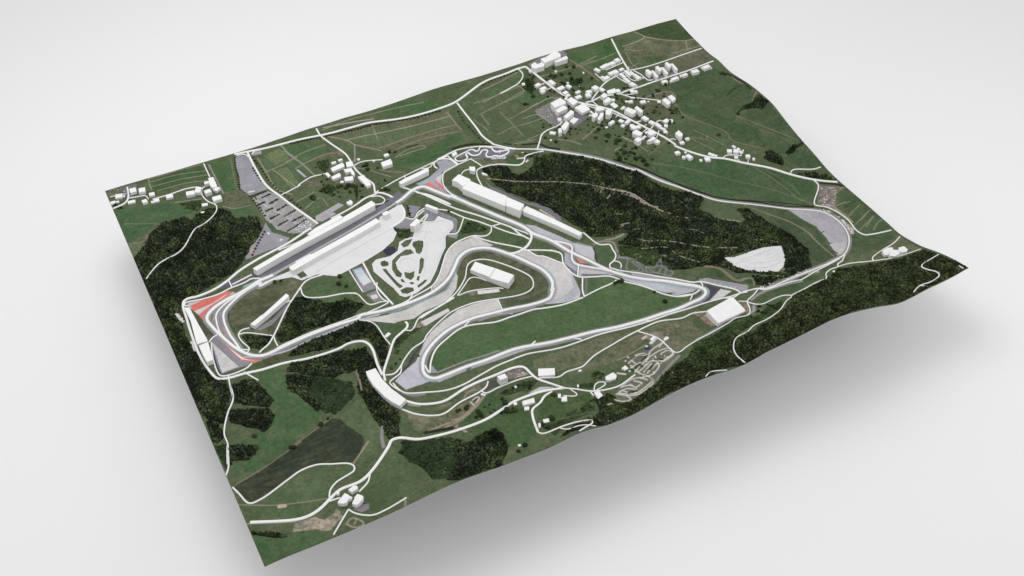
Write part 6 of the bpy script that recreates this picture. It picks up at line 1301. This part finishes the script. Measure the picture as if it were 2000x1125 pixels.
# ------------------------------------------------------------------ buildings
bmask = np.zeros(GX.shape, bool)
def block(name, poly, h, follow, parent=None, inset=0.006):
    p = poly[::-1] if sum((b[0]-a[0])*(b[1]+a[1]) for a, b in zip(poly, np.roll(poly, -1, 0))) > 0 else poly
    p = np.array(p); g = H(p[:, 0], p[:, 1]); c = p.mean(0)
    if follow:
        out = []
        for a, b in zip(p, np.roll(p, -1, 0)):
            n = max(1, int(np.linalg.norm(b-a)/.5)); out += [a+(b-a)*t/n for t in range(n)]
        p = np.array(out); g = H(p[:, 0], p[:, 1]); top = g+h
    else: top = np.full(len(p), float(H(c[0], c[1]))+h)
    np.logical_or(bmask, poly_mask(p), out=bmask)
    n = len(p)
    bm = bmesh.new()
    base = [bm.verts.new((x, y, z-.03)) for (x, y), z in zip(p, g)]
    roof = [bm.verts.new((x, y, z)) for (x, y), z in zip(p, top)]
    rf = bm.faces.new(roof)
    for i in range(n): bm.faces.new((base[i], base[(i+1) % n], roof[(i+1) % n], roof[i]))
    bm.normal_update()
    if not follow:                                     # a fine chamfer along the roof edge
        es = [e for e in rf.edges]
        try: bmesh.ops.bevel(bm, geom=es, offset=inset, segments=1, affect='EDGES')
        except Exception: pass
    else:
        bmesh.ops.triangulate(bm, faces=[rf])
    me = bpy.data.meshes.new(name); bm.to_mesh(me); bm.free(); me.materials.append(M_white)
    o = bpy.data.objects.new(name, me); col.objects.link(o)
    if parent: o.parent = parent; o.location = -parent.location
    return o
for name, cat, lab, group, parts in BUILDINGS:
    if len(parts) == 1:
        _, h, fo, f = parts[0]
        tag(block(name, pts(f), h/1000, fo), lab, cat, group)
    else:
        e = bpy.data.objects.new(name, None); col.objects.link(e); c = pts(parts[0][3]).mean(0)
        e.location = (c[0], c[1], float(H(c[0], c[1]))); e.empty_display_size = .1; tag(e, lab, cat, group)
        for pn, h, fo, f in parts: block(pn, pts(f), h/1000, fo, e)
# the three H-shaped apartment towers beside the upper right road
for k, lab in enumerate(['left one of the three H-shaped white apartment towers', 'middle one of the three H-shaped white apartment towers', 'right one of the three H-shaped white apartment towers']):
    e = bpy.data.objects.new('apartment_tower', None); col.objects.link(e); e.empty_display_size = .1
    c = pts(TOWERS[k][0][2]).mean(0); e.location = (c[0], c[1], float(H(c[0], c[1])))
    tag(e, lab, 'apartment block', 'three H-shaped apartment towers')
    for pn, h, f in TOWERS[k]: block(pn, pts(f), h/1000, 0, e)

# ------------------------------------------------------------------ woods: many small crowns on the relief
def crown(seg, prof, seedk):
    r = np.random.default_rng(seedk); V = []; 
    for (rr, z) in prof:
        for s in range(seg):
            a = 2*math.pi*s/seg+r.uniform(-.2, .2); k = rr*r.uniform(.75, 1.25)
            V.append((k*math.cos(a), k*math.sin(a), z*r.uniform(.9, 1.1)))
    V = np.array(V); n = len(prof); Q = []
    for i in range(n-1):
        for s in range(seg): Q.append((i*seg+s, i*seg+(s+1) % seg, (i+1)*seg+(s+1) % seg, (i+1)*seg+s))
    return V, np.array(Q)
PRO = [[(.95, 0.0), (1.0, .45), (.68, .95), (.06, 1.25)], [(.8, 0.0), (.95, .35), (.55, 1.1), (.04, 1.7)], [(1.0, 0.0), (1.05, .5), (.8, .85), (.1, 1.0)]]
CR = [crown(6, PRO[k % 3], 40+k) for k in range(9)]
blocked = (road_mask > .02) | bmask | (keep_clear > .3)
def scatter(mask, spacing, jitter=.5):
    n = int(SX/spacing); mrow = int(SY/spacing)
    X, Y = np.meshgrid((np.arange(n)+.5)*spacing, -(np.arange(mrow)+.5)*spacing)
    X = X+(rng.random(X.shape)-.5)*spacing*2*jitter; Y = Y+(rng.random(Y.shape)-.5)*spacing*2*jitter
    X = X.ravel(); Y = Y.ravel(); ok = (X > .03) & (X < SX-.03) & (Y < -.03) & (Y > -SY+.03); X = X[ok]; Y = Y[ok]
    i = np.clip((X/CELL+.5).astype(int), 0, NX-1); j = np.clip((-Y/CELL+.5).astype(int), 0, NY-1)
    ok = mask[j, i] & ~blocked[j, i] & (NAT[j, i] | (spacing < .045)); return X[ok], Y[ok], n_mid[j, i][ok], n_big[j, i][ok]
clump = fractal(7, 91, 3)
KC = [dict(s=.040, r=.0245, h=.033, c=((53, 62, 45), (71, 78, 56), (40, 49, 37)), p=.97),
      dict(s=.042, r=.0255, h=.033, c=((60, 68, 46), (76, 82, 57), (46, 55, 39)), p=.96),
      dict(s=.040, r=.020, h=.018, c=((52, 68, 44), (58, 76, 49), (45, 60, 40)), p=.85),
      dict(s=.052, r=.030, h=.026, c=((60, 76, 46), (74, 92, 54), (48, 60, 38)), p=.62),
      dict(s=.085, r=.030, h=.028, c=((50, 60, 38), (60, 72, 46), (44, 52, 34)), p=.26)]
for (lab, kind, f), m in zip(FOREST, fmasks):
    k = KC[kind]; X, Y, nm, nb = scatter(m, k['s'])
    sel = rng.random(len(X)) < k['p']*np.clip(.55+nm*1.0, 0, 1); X, Y, nm, nb = X[sel], Y[sel], nm[sel], nb[sel]
    if len(X) == 0: continue
    Vs = []; Qs = []; Cs = []; off = 0; zz = H(X, Y); cols = [lin(c) for c in k['c']]
    fbs = clump[np.clip((-Y/CELL+.5).astype(int), 0, NY-1), np.clip((X/CELL+.5).astype(int), 0, NX-1)]
    for x, y, z, a, b, fb in zip(X, Y, zz, nm, nb, fbs):
        v, q = CR[rng.integers(9)]; r = k['r']*rng.uniform(.7, 1.3)*(.8+.4*b); h = k['h']*rng.uniform(.6, 1.25)
        th = rng.uniform(0, 6.28); ct, sn = math.cos(th), math.sin(th)
        w = np.empty_like(v); w[:, 0] = x+r*(v[:, 0]*ct-v[:, 1]*sn); w[:, 1] = y+r*(v[:, 0]*sn+v[:, 1]*ct); w[:, 2] = z-.004+h*v[:, 2]
        w[:, 0] = np.clip(w[:, 0], 0, SX); w[:, 1] = np.clip(w[:, 1], -SY, 0)
        c0 = cols[0] if a < .5 else cols[1]
        if rng.random() < .35: c0 = cols[2]
        if kind < 2 and a > .60: c0 = lin((62, 73, 47)); h *= .7
        Cs.append(np.repeat((c0*rng.uniform(.65, 1.25)*np.clip(.1+1.9*fb, .4, 1.7))[None], len(v), 0)); Vs.append(w); Qs.append(q+off); off += len(v)
    o = quad_mesh('woodland' if kind < 2 else 'shrubland', np.concatenate(Vs), np.concatenate(Qs), M_crown, False, np.clip(np.concatenate(Cs), 0, 1))
    tag(o, lab, 'forest' if kind < 2 else 'shrubs', kind='stuff')

# ------------------------------------------------------------------ single trees and rows of trees
protos = []
for k in range(5):
    V_, Q_ = crown(8, [(.25, 0), (.9, .25), (1.0, .7), (.65, 1.15), (.06, 1.4)], 80+k)
    base = lin([(50, 56, 36), (58, 66, 42), (44, 50, 34), (62, 70, 44), (48, 58, 38)][k])
    o = quad_mesh('tree', V_, Q_, M_crown, False, np.repeat(base[None], len(V_), 0)); protos.append(o.data); bpy.data.objects.remove(o)
def row_points(f, n):
    q = resample(pts(f), .02, False); s = np.r_[0, np.cumsum(np.linalg.norm(np.diff(q, axis=0), axis=1))]
    t = np.linspace(0, s[-1], n); return np.c_[np.interp(t, s, q[:, 0]), np.interp(t, s, q[:, 1])]
for lab, n, f in TREES:
    P = row_points(f, n) if n else pts(f)
    for x, y in P:
        i = min(NX-1, max(0, int(x/CELL+.5))); j = min(NY-1, max(0, int(-y/CELL+.5)))
        if bmask[j, i] or not (0.03 < x < SX-.03 and -SY+.03 < y < -.03): continue
        if n and road_mask[j, i] > .5: continue
        o = bpy.data.objects.new('tree' if 'bush' not in lab else 'bush', protos[rng.integers(5)]); col.objects.link(o)
        r = rng.uniform(.017, .026) if n else rng.uniform(.028, .052)
        o.location = (x, y, float(H(x, y))-.003); o.rotation_euler = (0, 0, rng.uniform(0, 6.28)); o.scale = (r, r, r*rng.uniform(.8, 1.1))
        many = len(P) > 1
        tag(o, lab, 'tree' if 'bush' not in lab else 'bush', lab.replace('small dark tree', 'trees').replace('small ', '')+' (all)' if many else None)

# ------------------------------------------------------------------ studio: floor, lamps, world, camera
FZ = FLOOR_Z
floor = new_mesh('floor', [(-90, -90, FZ), (110, -90, FZ), (110, 90, FZ), (-90, 90, FZ)], [(0, 1, 2, 3)], M_floor)
tag(floor, 'seamless white studio floor below the floating sheet', 'floor', kind='structure')

w = bpy.data.worlds.new('World'); scene.world = w; w.use_nodes = True
bg = w.node_tree.nodes['Background']; bg.inputs['Color'].default_value = (1, 1, 1, 1); bg.inputs['Strength'].default_value = WORLD
def area(name, loc, target, sx, sy, power):
    l = bpy.data.lights.new(name, 'AREA'); l.shape = 'RECTANGLE'; l.size = sx; l.size_y = sy; l.energy = power
    o = bpy.data.objects.new(name, l); col.objects.link(o); o.location = loc
    from mathutils import Vector
    o.rotation_euler = (Vector(target)-Vector(loc)).to_track_quat('-Z', 'Y').to_euler(); return o
for a in LAMPS: area(*a)

from mathutils import Matrix
cam = bpy.data.cameras.new('camera'); co = bpy.data.objects.new('camera', cam); col.objects.link(co); scene.camera = co
cam.sensor_fit = 'HORIZONTAL'; cam.sensor_width = 36; cam.lens = 36*FPX/2000; cam.clip_start = .1; cam.clip_end = 500
S = np.diag([1, -1, -1.0]); Rw = RC@S                       # world -> image axes (x right, y down, z forward)
pos = -(Rw.T@TC); Rcw = (np.diag([1, -1, -1.0])@Rw).T         # camera axes in the world
Mx = Matrix(((*Rcw[0], pos[0]), (*Rcw[1], pos[1]), (*Rcw[2], pos[2]), (0, 0, 0, 1))); co.matrix_world = Mx

scene.render.engine = 'CYCLES'
scene.view_settings.view_transform = 'Standard'; scene.view_settings.look = 'None'
scene.view_settings.exposure = 0; scene.view_settings.gamma = 1
scene.cycles.max_bounces = 6; scene.cycles.diffuse_bounces = 4
